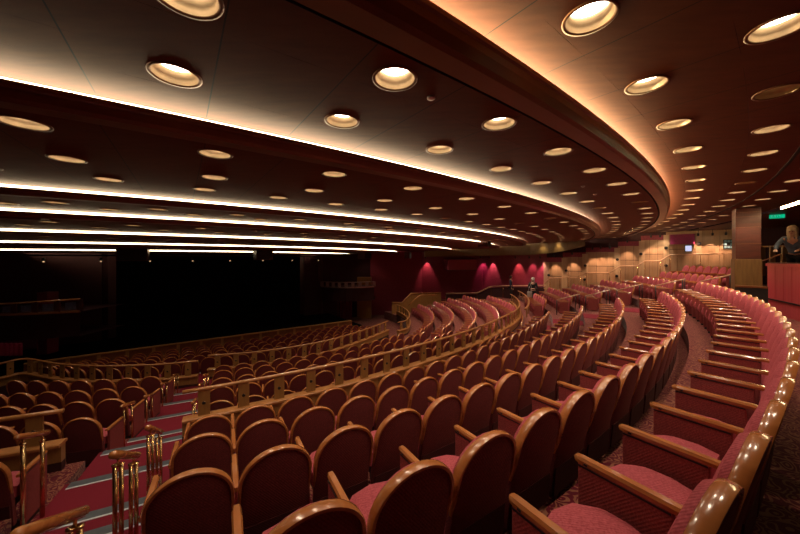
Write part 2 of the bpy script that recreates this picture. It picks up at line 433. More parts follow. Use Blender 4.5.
def vis(s):
    p = s['loc']
    if p.y < .3: return 0
    x = 400+F*p.x/p.y; y = Y0-F*(p.z+.9-EYE)/p.y; y2 = Y0-F*(p.z+.1-EYE)/p.y
    if x < -45 or x > 850 or y > 575: return 0
    return 1/p.y if p.y else 0
cand = [s for s in seats if vis(s) > 0 or (s['loc'].xy.length < 2.6 and s['loc'].y > 0) or ('short oak' in s['phrase'] and s['k'] < 1)]
cand.sort(key=lambda s: s['loc'].xy.length)
near, farr = cand[:300], cand[300:]
for s in near:
    o = make_seat(s['loc'], s['rz'], s['first'])
    if s['first']: s['arm'] = o
    o['label'] = 'rose and maroon theatre seat, ' + ordinal(s['k']) + ' from the ' + s['frm'] + ', ' + s['phrase']
    o['label'] = ' '.join(o['label'].split())
    o['category'] = 'seat'; o['group'] = 'theatre seats in curved rows'
    s['o'] = o
for s in near:
    if s.get('arm') is not None: add_arm(s['arm'], 'L')
# shorten labels that run past sixteen words
for s in near:
    w = s['o']['label'].split()
    if len(w) > 16 or len(s['o']['label'].replace('-', ' ').split()) > 17:
        s['o']['label'] = 'rose seat, ' + ordinal(s['k']) + ' from ' + s['frm'].replace('stepped red aisle with brass posts', 'stepped aisle') + ', ' + s['phrase'].replace(' in the far block', ', far block').replace(' across the aisle', ', across the aisle')
bm = bmesh.new()
for s in farr:
    n0 = len(bm.verts); bm.verts.ensure_lookup_table()
    backrest_bm(6, bm, (0, 1)); rim_bm(8, 4, bm, 2); cushion_bm(bm, 0, False); panel_bm(1, bm, 3, 0); cap_bm(1, bm, 2)
    if s['first']: panel_bm(-1, bm, 3, 0); cap_bm(-1, bm, 2)
    bm.verts.ensure_lookup_table(); T = Matrix.Translation(s['loc']) @ Matrix.Rotation(s['rz'], 4, 'Z')
    for v in bm.verts[n0:]: v.co = T @ v.co
if farr:
    o = obj('theatre_seats', bm, ['rose', 'maroon', 'oak', 'ribbed'])
    smooth_by_angle(o.data, 40)
    tag(o, 'distant rows of rose theatre seats with arched oak rims before the stage and far wall', 'seats', kind='stuff')
print('SEATS', len(near), len(farr))

# ------------------------------------------------------------------ floors
BOT = -5.5
def terr(rows, c, a0, a1, dz, Rout, zout, Rin_last, name='floor'):
    bm = bmesh.new()
    if Rout: arc_block(bm, c, rows[0][1]+.06, Rout, a0, a1, BOT, zout+dz)
    for i, (n, R, z) in enumerate(rows):
        Rin = rows[i+1][1]+.06 if i+1 < len(rows) else Rin_last
        arc_block(bm, c, Rin, R+.06, a0, a1, BOT, z+dz)
    o = obj(name, bm, 'carpet'); o['kind'] = 'structure'; return o
UPA = [r for r in UP if r[0] in 'ABCDE']
terr(UPA, C1, AX1, -24.8, 0, 34.0, ZU['A'], 19.80)
terr(UPA, C1, -76, AX0, 0, 29.5, ZU['A'], 19.80)
terr(UP, C1, -24.8, 7, DZU, 36.0, ZU['Z2'], 19.95)
# the two halves of the lower block
LOF = [(n, R, z) for n, R, z in LO]
bm = bmesh.new()
arc_block(bm, C2, RL['F']+.06, 18.3, -100, -30, BOT, ZL['F'])
for i, (n, R, z) in enumerate(LOF):
    Rin = LOF[i+1][1]+.06 if i+1 < len(LOF) else 8.9
    arc_block(bm, C2, Rin, R+.06, -100, -30, BOT, z)
o = obj('floor', bm, 'carpet'); o['kind'] = 'structure'
bm = bmesh.new()
arc_block(bm, C2, RL['F']+.06, 17.0, -30, 36, BOT, ZL['F']+DZL)
for i, (n, R, z) in enumerate(LOF):
    Rin = LOF[i+1][1]+.06 if i+1 < len(LOF) else 9.7
    arc_block(bm, C2, Rin, R+.06, -30, 36, BOT, z+DZL)
o = obj('floor', bm, 'carpet'); o['kind'] = 'structure'
bm = bmesh.new()
box(bm, -32, 12, 6, 34, BOT-.2, zf(-4.1)); o = obj('floor', bm, 'carpet'); o['kind'] = 'structure'
# stepped aisle: two treads a row, each with a grey nosing and a pale edge
ais = bmesh.new(); nos = []
def ctread(R0, R1, z, c=C1, a0=AX0, a1=AX1):
    arc_block(ais, c, R0, R1, a0, a1, BOT, z, .5); nos.append((R0, z))
ctread(RU['A']+.06, 29, ZU['A'])
for i, (n, R, z) in enumerate(UPA):
    Rin = UPA[i+1][1]+.06 if i+1 < len(UPA) else 19.35
    zn = UPA[i+1][2] if i+1 < len(UPA) else -1.48
    mid = (Rin+R+.06)/2
    ctread(mid, R+.06, z); ctread(Rin, mid, (z+zn)/2)
def zlow(p):
    r = hypot(p.x-C2[0], p.y-C2[1])
    for i, (n, R, z) in enumerate(LOF):
        if r > (LOF[i+1][1]+.06 if i+1 < len(LOF) else 0): return z
    return LOF[-1][2]
R = 19.35; cur = None; st = R
seg = []
while R > 12.2:
    z = zlow(pol(C1, R, (AX0+AX1)/2))
    if cur is None: cur = z
    if z != cur: seg.append((R, st, cur)); st = R; cur = z
    R -= .02
seg.append((R, st, cur))
for R0, R1, z in seg: arc_block(ais, C1, R0, R1, AX0+.1, AX1-.1, z-.2, z+.012, .5); nos.append((R0, z+.012))
aisle = obj('floor', ais, 'aisle'); aisle['kind'] = 'structure'
for R0, z in nos:
    bm = bmesh.new()
    arc_block(bm, C1, R0-.012, R0+.115, AX0+.15, AX1-.15, z-.03, z+.006, .5, 0)
    arc_block(bm, C1, R0+.108, R0+.128, AX0+.15, AX1-.15, z-.028, z+.007, .5, 1)
    obj('step_nosing', bm, ['nosing', 'nosing_edge'], aisle)
# the far aisle's plain runner and steps
bm = bmesh.new()
for i, (n, R, z) in enumerate(UPA):
    Rin = UPA[i+1][1]+.06 if i+1 < len(UPA) else 20.3
    zn = UPA[i+1][2] if i+1 < len(UPA) else z
    mid = (Rin+R+.06)/2
    arc_block(bm, C1, mid, R+.06, -27.7, -25.2, z-.2, z+.012)
    arc_block(bm, C1, Rin, mid, -27.7, -25.2, z-.4, z+.011)
o = obj('floor', bm, 'aisle'); o['kind'] = 'structure'

# ------------------------------------------------------------------ railings
def railing(name, path, ztop_off, ledge_drop, floor_drop, label, spacing=.56, plate=.17, solid=True, group=None, posts=True):
    """path runs along the top rail; below it plates, a ledge and a panelled low wall."""
    c = path[len(path)//2]
    root = empty(name, (c.x, c.y, c.z-floor_drop)); tag(root, label, 'railing', group)
    off = Vector((-c.x, -c.y, -(c.z-floor_drop)))
    P = [p+off for p in path]
    bm = bmesh.new(); tube(bm, P, .038, 8, flat=.8); obj('top_rail', bm, 'oak_rail', root, True)
    L = sum((b-a).length for a, b in zip(P, P[1:])); n = max(2, int(L/spacing))
    dn = Vector((0, 0, -1))
    if posts:
        me = None
        for i in range(n):
            t = (i+.5)/n; p = path_at(P, t); d = path_at(P, min(1, t+.004)) - path_at(P, max(0, t-.004)); d.z = 0
            if me is None:
                b2 = bmesh.new(); box(b2, -plate/2, plate/2, -.018, .018, -ledge_drop, -.02, bev=.003)
                for s in (-1, 1):
                    T = Matrix.Translation((0, s*.021, -ledge_drop*.52)) @ Matrix.Rotation(pi/2, 4, 'X')
                    r0 = len(b2.verts); b2.verts.ensure_lookup_table()
                    bmesh.ops.create_cone(b2, segments=12, radius1=.032, radius2=.02, depth=.012, cap_ends=True, matrix=T)
                    b2.faces.ensure_lookup_table()
                    for f in b2.faces[-14:]: f.material_index = 1
                me = mesh_from('post', b2, ['oak_panel', 'dark'])
            obj('post', me, None, root, loc=p, rz=atan2(d.y, d.x))
    if solid:
        bm = bmesh.new(); sweep(bm, [p+dn*ledge_drop for p in P], [(-.10, -.03), (.10, -.03), (.10, 0), (.085, .012), (-.085, .012), (-.10, 0)])
        obj('ledge', bm, 'oak_rail', root)
        bm = bmesh.new(); sweep(bm, [p+dn*ledge_drop for p in P], [(-.05, -(floor_drop-ledge_drop)+.12), (.05, -(floor_drop-ledge_drop)+.12), (.05, -.03), (-.05, -.03)])
        obj('panel', bm, 'oak_panel', root)
        bm = bmesh.new(); sweep(bm, [p+dn*ledge_drop for p in P], [(-.045, -(floor_drop-ledge_drop)-.6), (.045, -(floor_drop-ledge_drop)-.6), (.045, -(floor_drop-ledge_drop)+.12), (-.045, -(floor_drop-ledge_drop)+.12)])
        obj('plinth', bm, 'darkwall', root)
    return root
zr1 = EYE-2.11
def arcpath(c, R, a0, a1, z, st=1.): 
    n = max(2, int(abs(a1-a0)/st)); return [pol(c, R, a0+(a1-a0)*i/n, z if not callable(z) else z(a0+(a1-a0)*i/n)) for i in range(n+1)]
zfun = lambda a: zr1 + (DZU-.05)*max(0, min(1, (a+34)/12))
railing('curved_railing', arcpath(C1, 19.90, -62.1, -7.5, zfun), 0, .43, .80, 'long curved oak railing on a panelled low wall below the near block of seats')
railing('curved_railing', arcpath(C1, 19.90, -76, -66.05, zr1), 0, .43, .80, 'short oak railing ending beside the stepped aisle opposite the long curved one')
railing('curved_railing', arcpath(C1, 20.32, -29, -8, EYE-1.93+DZU), 0, .4, .70, 'upper of the two oak railings curving back towards the standing visitors', spacing=.9, solid=False, plate=.10)
railing('curved_railing', r2Rs, 0, .46, .85, 'lower curved oak railing in front of the stalls, beyond the long one')
railing('curved_railing', r2Ls, 0, .46, .85, 'lower oak railing across the stepped aisle, bent beneath the side box')
railing('curved_railing', [p+Vector((0, 0, DZL)) for p in far2s], 0, .46, .85, 'small curved oak railing ending at the gold wood end wall')

# brass-post grab rails along the stepped aisle
def grab(pts_top, floors, label, double=True, r=.016):
    """pts_top: near and far post tops (Vectors); floors: z at each."""
    a, b = pts_top; c = (a+b)/2; base = Vector((c.x, c.y, min(floors)))
    root = empty('aisle_grab_rail', base); tag(root, label, 'handrail', 'brass-post grab rails along the aisles')
    u = (b-a); uh = Vector((u.x, u.y, 0)).normalized(); s = Vector((uh.y, -uh.x, 0))
    for p, fz in zip((a, b), floors):
        bm = bmesh.new()
        for k in ((-1, 1) if double else (0,)):
            q = p + s*k*.019 - base
            tube(bm, [Vector((q.x, q.y, fz-base.z)), Vector((q.x, q.y, q.z-.01))], r, 10)
            tube(bm, [Vector((q.x, q.y, q.z-.012)), Vector((q.x, q.y, q.z))], r*1.35, 10)
        q = p-base
        tube(bm, [Vector((q.x, q.y, q.z-.02)), Vector((q.x, q.y, q.z+.055))], r*.55, 8)
        obj('brass_post', bm, 'brass', root, True)
    bm = bmesh.new()
    e = u*.32; up = Vector((0, 0, .07))
    pts = [a-e-base+up, a-e*.8-base+up, b+e*.8-base+up, b+e-base+up]
    tube(bm, pts, [.020, .031, .031, .020], 10); obj('wooden_handle', bm, 'oak', root, True)
    return root
for i, (rf, zf_) in enumerate(((23.46, .19), (22.30, -.12), (21.25, -.42))):
    a = pol(C1, rf+.42, -62.3, zf_+.235); b = pol(C1, rf, -62.3, zf_)
    fl = [ZU['BCD'[i]]-.12, ZU['CDE'[i]]-.10]
    grab((a, b), [zf_+.235-.80, zf_-.80], ('nearest' if 0 else ORD[i]) + ' brass-post grab rail down the stepped aisle beside the near block')
for i, rf in enumerate((21.0, 22.1)):
    a = pol(C1, rf+.32, -65.25, -.17+.31*i); b = pol(C1, rf, -65.25, -.30+.31*i)
    grab((a, b), [a.z-.85, b.z-.85], ('lower' if i == 0 else 'upper') + ' brass-post grab rail across the aisle, beside the short oak railing', double=False, r=.02)
for i, (rf, ) in enumerate(((18.2,), (16.9,), (15.6,), (14.3,))):
    zz = zlow(pol(C1, rf, -65.4))
    a = pol(C1, rf+.36, -65.3, zz+.72); b = pol(C1, rf-.05, -65.3, zz+.60)
    grab((a, b), [zz, zz], ORD[i] + ' grab rail down the lower aisle, on the side box side', double=False)
for i, (rf, ) in enumerate(((18.6,), (17.3,), (16.0,), (14.7,))):
    zz = zlow(pol(C1, rf, -61.9))
    a = pol(C1, rf+.36, -61.95, zz+.72); b = pol(C1, rf-.05, -61.95, zz+.60)
    grab((a, b), [zz, zz], ORD[i] + ' grab rail down the lower aisle, under the long curved railing', double=False)

# far aisle hand rails at the end of each row past the far aisle
def line_rail(name, pts, posts, label, group, r=.022, m='oak_rail', pm='brass', cat='handrail'):
    base = Vector(pts[0]); base.z = min(p.z for p in pts) - (posts or .9)
    root = empty(name, base); tag(root, label, cat, group)
    bm = bmesh.new(); tube(bm, [p-base for p in pts], r, 8); obj('rail', bm, m, root, True)
    for p in (pts if posts else []):
        bm = bmesh.new(); q = p-base; tube(bm, [Vector((q.x, q.y, q.z-posts)), q], .018, 8); obj('post', bm, pm, root, True)
    return root
for n in ('D', 'C', 'B', 'A', 'Z1'):
    a = sp2[n][0]-.9; z = ZU[n]+DZU
    p0 = pol(C1, RU[n]-.75, a, z+.72); p1 = pol(C1, RU[n]+.05, a, z+.98); p2 = pol(C1, RU[n]+.3, a+1.3, z+.98)
    line_rail('aisle_hand_rail', [p0, p1, p2], .75, 'sloping hand rail at the aisle end of the ' + UPF[n] + ' of far seats', 'sloping hand rails at the far rows', m='pale_rail', pm='dark')

# ------------------------------------------------------------------ ceiling
# (R of light shelf lip, lip height, height of the panel outside it)  heights above the eye
COVES = [(37.20, 1.345, 1.43), (35.46, 1.11, 1.18), (32.12, .94, 1.00), (30.40, .80, .86), (26.95, .66, .72), (22.0, .55, .61), (17.0, .37, .43)]
PANELS = []                     # (Rin, Rout, h)
for i, (R, hl, hp) in enumerate(COVES):
    Rout = COVES[i-1][0]-.235 if i else 38.62
    PANELS.append((R-.19, Rout, hp))
A0, A1 = -86, 20
rings = {0: [(37.60, -66.43, 1.775, 46), (38.30, -66.4, 1.744, 46)],
         1: [(36.74, -73.0, 1.775, 50), (35.95, -73.98, 1.865, 50)],
         2: [(34.95, -74.96, 2.012, 45), (33.93, -74.2, 2.165, 43), (33.05, -74.6, 1.80, 50)],
         3: [(31.45, -72, 2.3, 38), (30.95, -71, 2.3, 38)],
         4: [(29.4, -72, 2.5, 34), (28.3, -71, 2.5, 34)],
         5: [(25.6, -72, 3.2, 26), (24.0, -70.5, 3.2, 26)], 6: [(20.2, -70, 4, 20)]}
HOLE = .128
lights = []
def face4(bm, c, R0, R1, a0, a1, z):
    n = max(1, int(abs(a1-a0)/1.2)+1)
    for i in range(n):
        p = a0+(a1-a0)*i/n; q = a0+(a1-a0)*(i+1)/n
        bm.faces.new([bm.verts.new(pol(c, *v, z)) for v in ((R0, p), (R1, p), (R1, q), (R0, q))])
def light_strip(bm, Rl, angs, z, hw=.17):
    da = math.degrees(hw/Rl); angs = sorted(angs); prev = A0
    for a in angs:
        face4(bm, CC, Rl-hw, Rl+hw, prev, a-da, z)
        n = 24; outer = []; inner = []
        for k in range(n):
            t = 2*pi*k/n; m = max(abs(cos(t)), abs(sin(t))); dr, dt = hw*cos(t)/m, hw*sin(t)/m
            outer.append(bm.verts.new(pol(CC, Rl+dr, a+math.degrees(dt/Rl), z)))
            dr, dt = HOLE*cos(t), HOLE*sin(t)
            inner.append(bm.verts.new(pol(CC, Rl+dr, a+math.degrees(dt/Rl), z)))
        for k in range(n): bm.faces.new((outer[k], outer[(k+1) % n], inner[(k+1) % n], inner[k]))
        prev = a+da
    face4(bm, CC, Rl-hw, Rl+hw, prev, A1, z)
def flip_down(me):
    me.flip_normals() if False else None
def in_wall(p):                 # beyond the side wall line?
    a = Vector((9.9, 21.25)); b = Vector((18.2, 14.5)); d = (b-a).normalized(); nrm = Vector((-d.y, d.x))
    if (Vector((p.x, p.y))-a).dot(nrm) > -.25: return True
    if p.x < 10 and p.y > 25.5 - .0*p.x + (0 if p.x > 0 else 2): return True
    return False
for i, (Rin, Rout, h) in enumerate(PANELS):
    z = EYE+h; bm = bmesh.new(); R = Rout
    for (Rl, a, st, cnt) in sorted(rings[i], reverse=True):
        angs = []
        for k in range(cnt):
            aa = a+st*k; p = pol(CC, Rl, aa, z)
            if p.y < .4 or in_wall(p) or hypot(p.x-10.05, p.y-9.15) < .62: continue
            x = 400+F*p.x/p.y
            if x < -60 or x > 860 or Y0-F*h/p.y < -60: continue
            angs.append(aa); lights.append((p, i, Rl, k))
        if R-(Rl+.17) > .002: face4(bm, CC, Rl+.17, R, A0, A1, z)
        light_strip(bm, Rl, angs, z); R = Rl-.17
    face4(bm, CC, Rin, R, A0, A1, z)
    me = bpy.data.meshes.new('ceiling'); bm.to_mesh(me); bm.free(); me.materials.append(M['ceil'])
    o = obj('ceiling', me, None); o['kind'] = 'structure'
# outermost panel past the groove, with its own light shelf far to the side
bm = bmesh.new(); zz = EYE+1.43
light_out = []
for k in range(30):
    aa = -66.3+1.775*k; p = pol(CC, 38.95, aa, zz)
    if p.y > 2 and not in_wall(p) and 400+F*p.x/p.y < 850 and hypot(p.x-10.05, p.y-9.15) > .62: light_out.append(aa); lights.append((p, 7, 38.95, k))
face4(bm, CC, 39.12, 39.74, A0, A1, zz); light_strip(bm, 38.95, light_out, zz); face4(bm, CC, 38.62, 38.78, A0, A1, zz)
me = bpy.data.meshes.new('ceiling'); bm.to_mesh(me); bm.free(); me.materials.append(M['ceil']); o = obj('ceiling', me, None); o['kind'] = 'structure'
bm = bmesh.new(); arc_block(bm, CC, 38.60, 38.64, A0, A1, EYE+1.424, EYE+1.445, 1.5); o = obj('trim_0', bm, 'groove'); o['kind'] = 'structure'
bm = bmesh.new(); face4(bm, CC, 39.93, 52, A0, A1, EYE+1.43); face4(bm, CC, 39.7, 39.95, A0, A1, EYE+1.60)
me = bpy.data.meshes.new('ceiling'); bm.to_mesh(me); bm.free(); me.materials.append(M['ceil']); o = obj('ceiling', me, None); o['kind'] = 'structure'
def revolve(bm, prof, a0, a1, st=.8, mi=0):
    n = int((a1-a0)/st); cols = []
    for i in range(n+1):
        a = a0+(a1-a0)*i/n; cols.append([bm.verts.new(pol(CC, R, a, EYE+h)) for R, h in prof])
    m = len(prof)
    for p, q in zip(cols, cols[1:]):
        for k in range(m-1): bm.faces.new((p[k], p[k+1], q[k+1], q[k])).material_index = mi
for i, (R, hl, hp) in enumerate(COVES):
    nxt = COVES[i+1][2] if i+1 < len(COVES) else hl-.12
    # fascia: trough floor, lip, rounded face, under-band, groove
    bm = bmesh.new(); d = hl-nxt
    revolve(bm, [(R-.17, hl-.055), (R-.02, hl-.055), (R-.018, hl), (R, hl), (R+.004, hl-.012), (R+.004, hl-.035), (R-.012, hl-.045), (R-.016, hl-d*.55),
                 (R-.035, nxt+.012), (R-.06, nxt-.012), (R-.20, nxt-.012)], A0, A1)
    o = obj('trim_%d' % (i+1), bm, 'fascia', smooth=False); o['kind'] = 'structure'
    for p in o.data.polygons: p.use_smooth = False
    bm = bmesh.new(); revolve(bm, [(R-.20, nxt-.012), (R-.20, nxt+.04), (R-.235, nxt+.04), (R-.235, nxt)], A0, A1)
    obj('groove', bm, 'groove', o)
    # the light itself: a luminous strip along the back of the shelf
    bm = bmesh.new(); revolve(bm, [(R-.165, hl-.05), (R-.165, hp)], A0, A1)
    s = obj('cove_strip_light', bm, 'cove_near' if i == 0 else 'cove_mid' if i == 1 else 'cove')
    tag(s, ORD[i] + ' curved strip of hidden light counting from the seating towards the stage', 'light', 'curved ceiling cove lights')
# the outermost shelf light
bm = bmesh.new(); revolve(bm, [(39.93, 1.43), (39.93, 1.60)], -44, -34)
s = obj('cove_strip_light', bm, 'cove_near'); tag(s, 'short cove light over the control booth near the green exit sign', 'light', 'curved ceiling cove lights')

# downlights
def trim_me():
    bm = bmesh.new(); lathe(bm, [(.128, .012), (.128, -.002), (.134, -.008), (.148, -.006), (.150, .0), (.150, .012)], 28, cap=False); return mesh_from('downlight', bm, 'trim', True)
def refl_me():
    bm = bmesh.new(); lathe(bm, [(.127, 0), (.122, .02), (.116, .035), (.112, .037), (.102, .055), (.092, .070), (.092, .076)], 28, cap=False); return mesh_from('reflector', bm, 'reflector', True)
def lamp_me(m):
    bm = bmesh.new(); lathe(bm, [(.0915, .073), (.06, .067), (.03, .064)], 20, cap=True); return mesh_from('lamp', bm, m, True)
T_, R_, LM = trim_me(), refl_me(), {k: lamp_me(k) for k in ('lamp', 'lamp_dim', 'lamp_far')}
OFF = {(0, 'b', 3)}
ringname = {0: 'above the rear carpet aisle', 1: 'above the rear rows', 2: 'above the middle rows', 3: 'above the long railing', 4: 'above the lower block', 5: 'above the stalls railing', 6: 'above the stalls', 7: 'beyond the outer ceiling groove'}
spots = []
cnts = {}
POW = {0: 34, 1: 26, 2: 20, 3: 24, 4: 26, 5: 22, 6: 14, 7: 60, 8: 62}
for (p, pi_, Rl, k) in lights:
    key = (pi_, Rl); cnts[key] = cnts.get(key, 0)+1; idx = cnts[key]-1
    x = 400+F*p.x/p.y; y = Y0-F*(p.z-EYE)/p.y
    off = (abs(x-778) < 14 and abs(y-91) < 8) or (abs(x-745) < 7 and abs(y-181.6) < 5)
    if pi_ in (1, 2) and idx % 11 == 7: off = True
    near_l = pi_ <= 2 or pi_ == 7
    o = obj('downlight', T_, None, loc=p)
    rr = sorted({r for r, *_ in rings.get(pi_, [(38.95,)])}, reverse=True); which = ['outer', 'inner', 'innermost'][rr.index(Rl)] if Rl in rr else 'single'
    tag(o, ordinal(idx) + (' unlit' if off else '') + ' round recessed downlight in the ' + which + ' line ' + ringname[pi_], 'ceiling light', 'round recessed ceiling downlights')
    obj('reflector', R_, None, o)
    obj('lamp', LM['lamp_dim'] if off else (LM['lamp'] if near_l else LM['lamp_far']), None, o)
    if not off: spots.append((p, pi_))
SPL = {}
for p, pi_ in spots:
    if pi_ in (3, 4, 5, 6) and p.x > -2 and p.y > 12: pi_ = 8
    if pi_ not in SPL:
        l = bpy.data.lights.new('downlight_beam', 'SPOT'); l.energy = POW[pi_]; l.color = (1., .80, .58); l.spot_size = rad(98); l.spot_blend = .55; l.shadow_soft_size = .06
        SPL[pi_] = l
    o = bpy.data.objects.new('downlight_beam', SPL[pi_]); link(o); o.location = (p.x, p.y, p.z-.012)

# smoke detectors / sprinklers on the ceiling
for i, (x, y, h) in enumerate(((431, 97, 1.18), (595, 194, 1.18), (583, 186, 1.18))):
    p = ray_at(x, y, h); bm = bmesh.new(); lathe(bm, [(.03, 0), (.03, -.012), (.015, -.022)], 12)
    o = obj('ceiling_detector', bm, 'steel', smooth=True, loc=p); tag(o, ORD[i] + ' small round detector between the downlights above the rear rows', 'detector', 'ceiling detectors')

# brown boxes hanging at the light shelves
def hang_box(x0, x1, y0, y1, Y, label, depth=.5):
    xc = (x0+x1)/2; X = Y*(xc-400)/F; w = (x1-x0)*Y/F; zt = EYE+(Y0-y0)*Y/F; zb = EYE+(Y0-y1)*Y/F
    ang = atan2(Y-CC[1], X-CC[0])+pi/2
    root = empty('ceiling_box', (X, Y, zb), ang); tag(root, label, 'box', 'brown boxes hung at the ceiling light shelves')
    top = zt-zb+.1
    bm = bmesh.new(); box(bm, -w*.5, w*.5, -depth/2, depth/2, 0, top, bev=.01); obj('housing', bm, 'mahogany', root)
    bm = bmesh.new(); box(bm, w*.5, w*.5+.02, -depth/2+.02, depth/2-.02, .02, top-.03); obj('end_plate', bm, 'trim', root)
    bm = bmesh.new(); box(bm, -w*.46, w*.46, -depth/2-.012, -depth/2, .03, top-.05); obj('grille', bm, 'dark', root)
    bm = bmesh.new(); tube(bm, [Vector((0, 0, top)), Vector((0, 0, top+.15))], .03); obj('bracket', bm, 'dark', root)
hang_box(-22, 34, 200, 219, 5.6, 'large brown ceiling box under the fourth light strip, cut by the picture edge', .4)
hang_box(260, 286, 218, 232, 8.6, 'brown ceiling box breaking the fourth light strip at its middle', .5)
hang_box(121, 145, 251, 261, 15.0, 'small brown ceiling box on the lowest light strip above the box balcony', .5)
hang_box(255, 271, 251, 260, 18.5, 'small brown ceiling box on the lowest light strip above the dark stage', .5)
hang_box(358, 371, 250, 259, 22.5, 'small brown ceiling box on the lowest light strip above the stage edge', .6)
hang_box(478, 491, 239, 247, 16.5, 'dark ceiling box where the fourth light strip ends', .5)
hang_box(404, 412, 253, 258.5, 25.0, 'tiny ceiling box at the end of the lowest light strip', .4)

# ------------------------------------------------------------------ walls
def wall_seg(name, p, q, z0, z1, m, t=.2, parent=None):
    p, q = Vector((*p, 0)), Vector((*q, 0)); d = (q-p).normalized(); n = Vector((-d.y, d.x, 0))
    bm = bmesh.new()
    T = Matrix.Translation(p) @ Matrix.Rotation(atan2(d.y, d.x), 4, 'Z')
    box(bm, 0, (q-p).length, 0, t, z0, z1, M4=T)
    o = obj(name, bm, m, parent)
    if not parent: o['kind'] = 'structure'
    return o
WA, WB = Vector((18.4, 14.34)), Vector((9.9, 21.25))     # panelled wood side wall, B is its far end
WDIR = (WB-WA).normalized()
def wall_pt(x, y, A=WA, D=WDIR, off=0.):
    a = (x-400)/F; # A + D t = (a Y, Y)
    t = (a*A.y - A.x)/(D.x - a*D.y); P = A + D*t; n = Vector((D.y, -D.x))*-1
    P = P - Vector((-D.y, D.x))*0
    Yv = P.y; P2 = P + Vector((-D.x*0, 0))
    return Vector((P.x, P.y, EYE+(Y0-y)*Yv/F)), t
NRM = Vector((WDIR.y, -WDIR.x)); 
if (Vector((0, 0))-WA).dot(NRM) < 0: NRM = -NRM             # towards the seats
def wbox(bm, x0, x1, ytop, ybot, d0, d1, mi=0):
    """Box on the wall between picture columns x0..x1 and rows ytop..ybot, from d0 to d1 in front of the wall plane."""
    a, _ = wall_pt(x0, ytop); b, _ = wall_pt(x1, ytop); xm = (x0+x1)/2
    zt = wall_pt(xm, ytop)[0].z; zb = wall_pt(xm, ybot)[0].z
    n = Vector((NRM.x, NRM.y, 0))
    P = [Vector((a.x, a.y, 0)), Vector((b.x, b.y, 0))]
    vs = [bm.verts.new(v) for v in (P[0]+n*d0+Vector((0,0,zb)), P[1]+n*d0+Vector((0,0,zb)), P[1]+n*d1+Vector((0,0,zb)), P[0]+n*d1+Vector((0,0,zb)),
                                    P[0]+n*d0+Vector((0,0,zt)), P[1]+n*d0+Vector((0,0,zt)), P[1]+n*d1+Vector((0,0,zt)), P[0]+n*d1+Vector((0,0,zt)))]
    for f in ((0,3,2,1),(4,5,6,7),(0,1,5,4),(1,2,6,5),(2,3,7,6),(3,0,4,7)): bm.faces.new([vs[i] for i in f]).material_index = mi
# the wall body (dark frieze shows above the panelling)
bm = bmesh.new(); n3 = Vector((NRM.x, NRM.y, 0))
p, q = Vector((WA.x, WA.y, 0))+Vector((-WDIR.x, -WDIR.y, 0))*3.5, Vector((WB.x, WB.y, 0))
vs = []
for P in (p, q):
    for d in (0, -.25):
        for z in (-3.5, EYE+1.6): vs.append(bm.verts.new(P+n3*d+Vector((0, 0, z))))
for f in ((0,1,5,4),(2,6,7,3),(0,2,3,1),(4,5,7,6),(1,3,7,5),(0,4,6,2)): bm.faces.new([vs[i] for i in f])
wall_side = obj('wall_side', bm, 'darkwall'); wall_side['kind'] = 'structure'
# wood panels in stepped bays: (x0, x1, ytop)
bays = [(546, 563, 262), (563, 586, 257), (586, 618, 252), (618, 641, 246), (641, 666, 240), (666, 699, 235), (699, 760, 231)]
for x0, x1, yt in bays:
    bm = bmesh.new(); n = 3
    for i in range(n):
        a = x0+(x1-x0)*i/n; b = x0+(x1-x0)*(i+1)/n
        wbox(bm, a+.15, b-.15, yt, yt+62, 0, .05)
    obj('wall_panel', bm, 'wall_wood', wall_side)
    bm = bmesh.new(); wbox(bm, x0+.3, x1-.3, yt+14.0, yt+14.4, .05, .056); obj('panel_joint', bm, 'dark', wall_side)
    # frieze band above each bay; red on most is light painted into the colour
    bm = bmesh.new(); wbox(bm, x0, x1, yt-4.5, yt, 0, .06); obj('wall_top_band', bm, 'redwall' if x0 < 660 else 'wall_wood', wall_side)
for x, yt in ((547, 262), (565, 258), (585.5, 254), (617.5, 248), (642, 241), (666.5, 235), (699, 231)):
    bm = bmesh.new(); wbox(bm, x-3, x+2.6, yt, yt+62, .05, .10); obj('pilaster', bm, 'wall_wood_pale', wall_side)
for i, (x, y) in enumerate(((549, 275), (566.5, 270.5), (585.5, 265.5), (617.5, 259.5), (641, 254), (666, 248), (699, 243.5), (666, 265.5), (617, 276), (585, 279.5))):
    p, _ = wall_pt(x, y); bm = bmesh.new()
    bmesh.ops.create_cone(bm, segments=14, radius1=.085, radius2=.07, depth=.08, cap_ends=True)
    bmesh.ops.create_cone(bm, segments=14, radius1=.05, radius2=.035, depth=.10, cap_ends=True)
    o = obj('wall_speaker', bm, 'dark', smooth=False); o.location = p+n3*.14; o.rotation_euler = Vector((n3.x, n3.y, 0)).to_track_quat('Z', 'Y').to_euler()
    nm = ['first', 'second', 'third', 'fourth', 'fifth', 'sixth', 'seventh'][i] + ' upper' if i < 7 else ORD[i-7] + ' lower'
    tag(o, nm + ' small dark round speaker on the pale wall pilasters', 'speaker', 'round wall speakers')
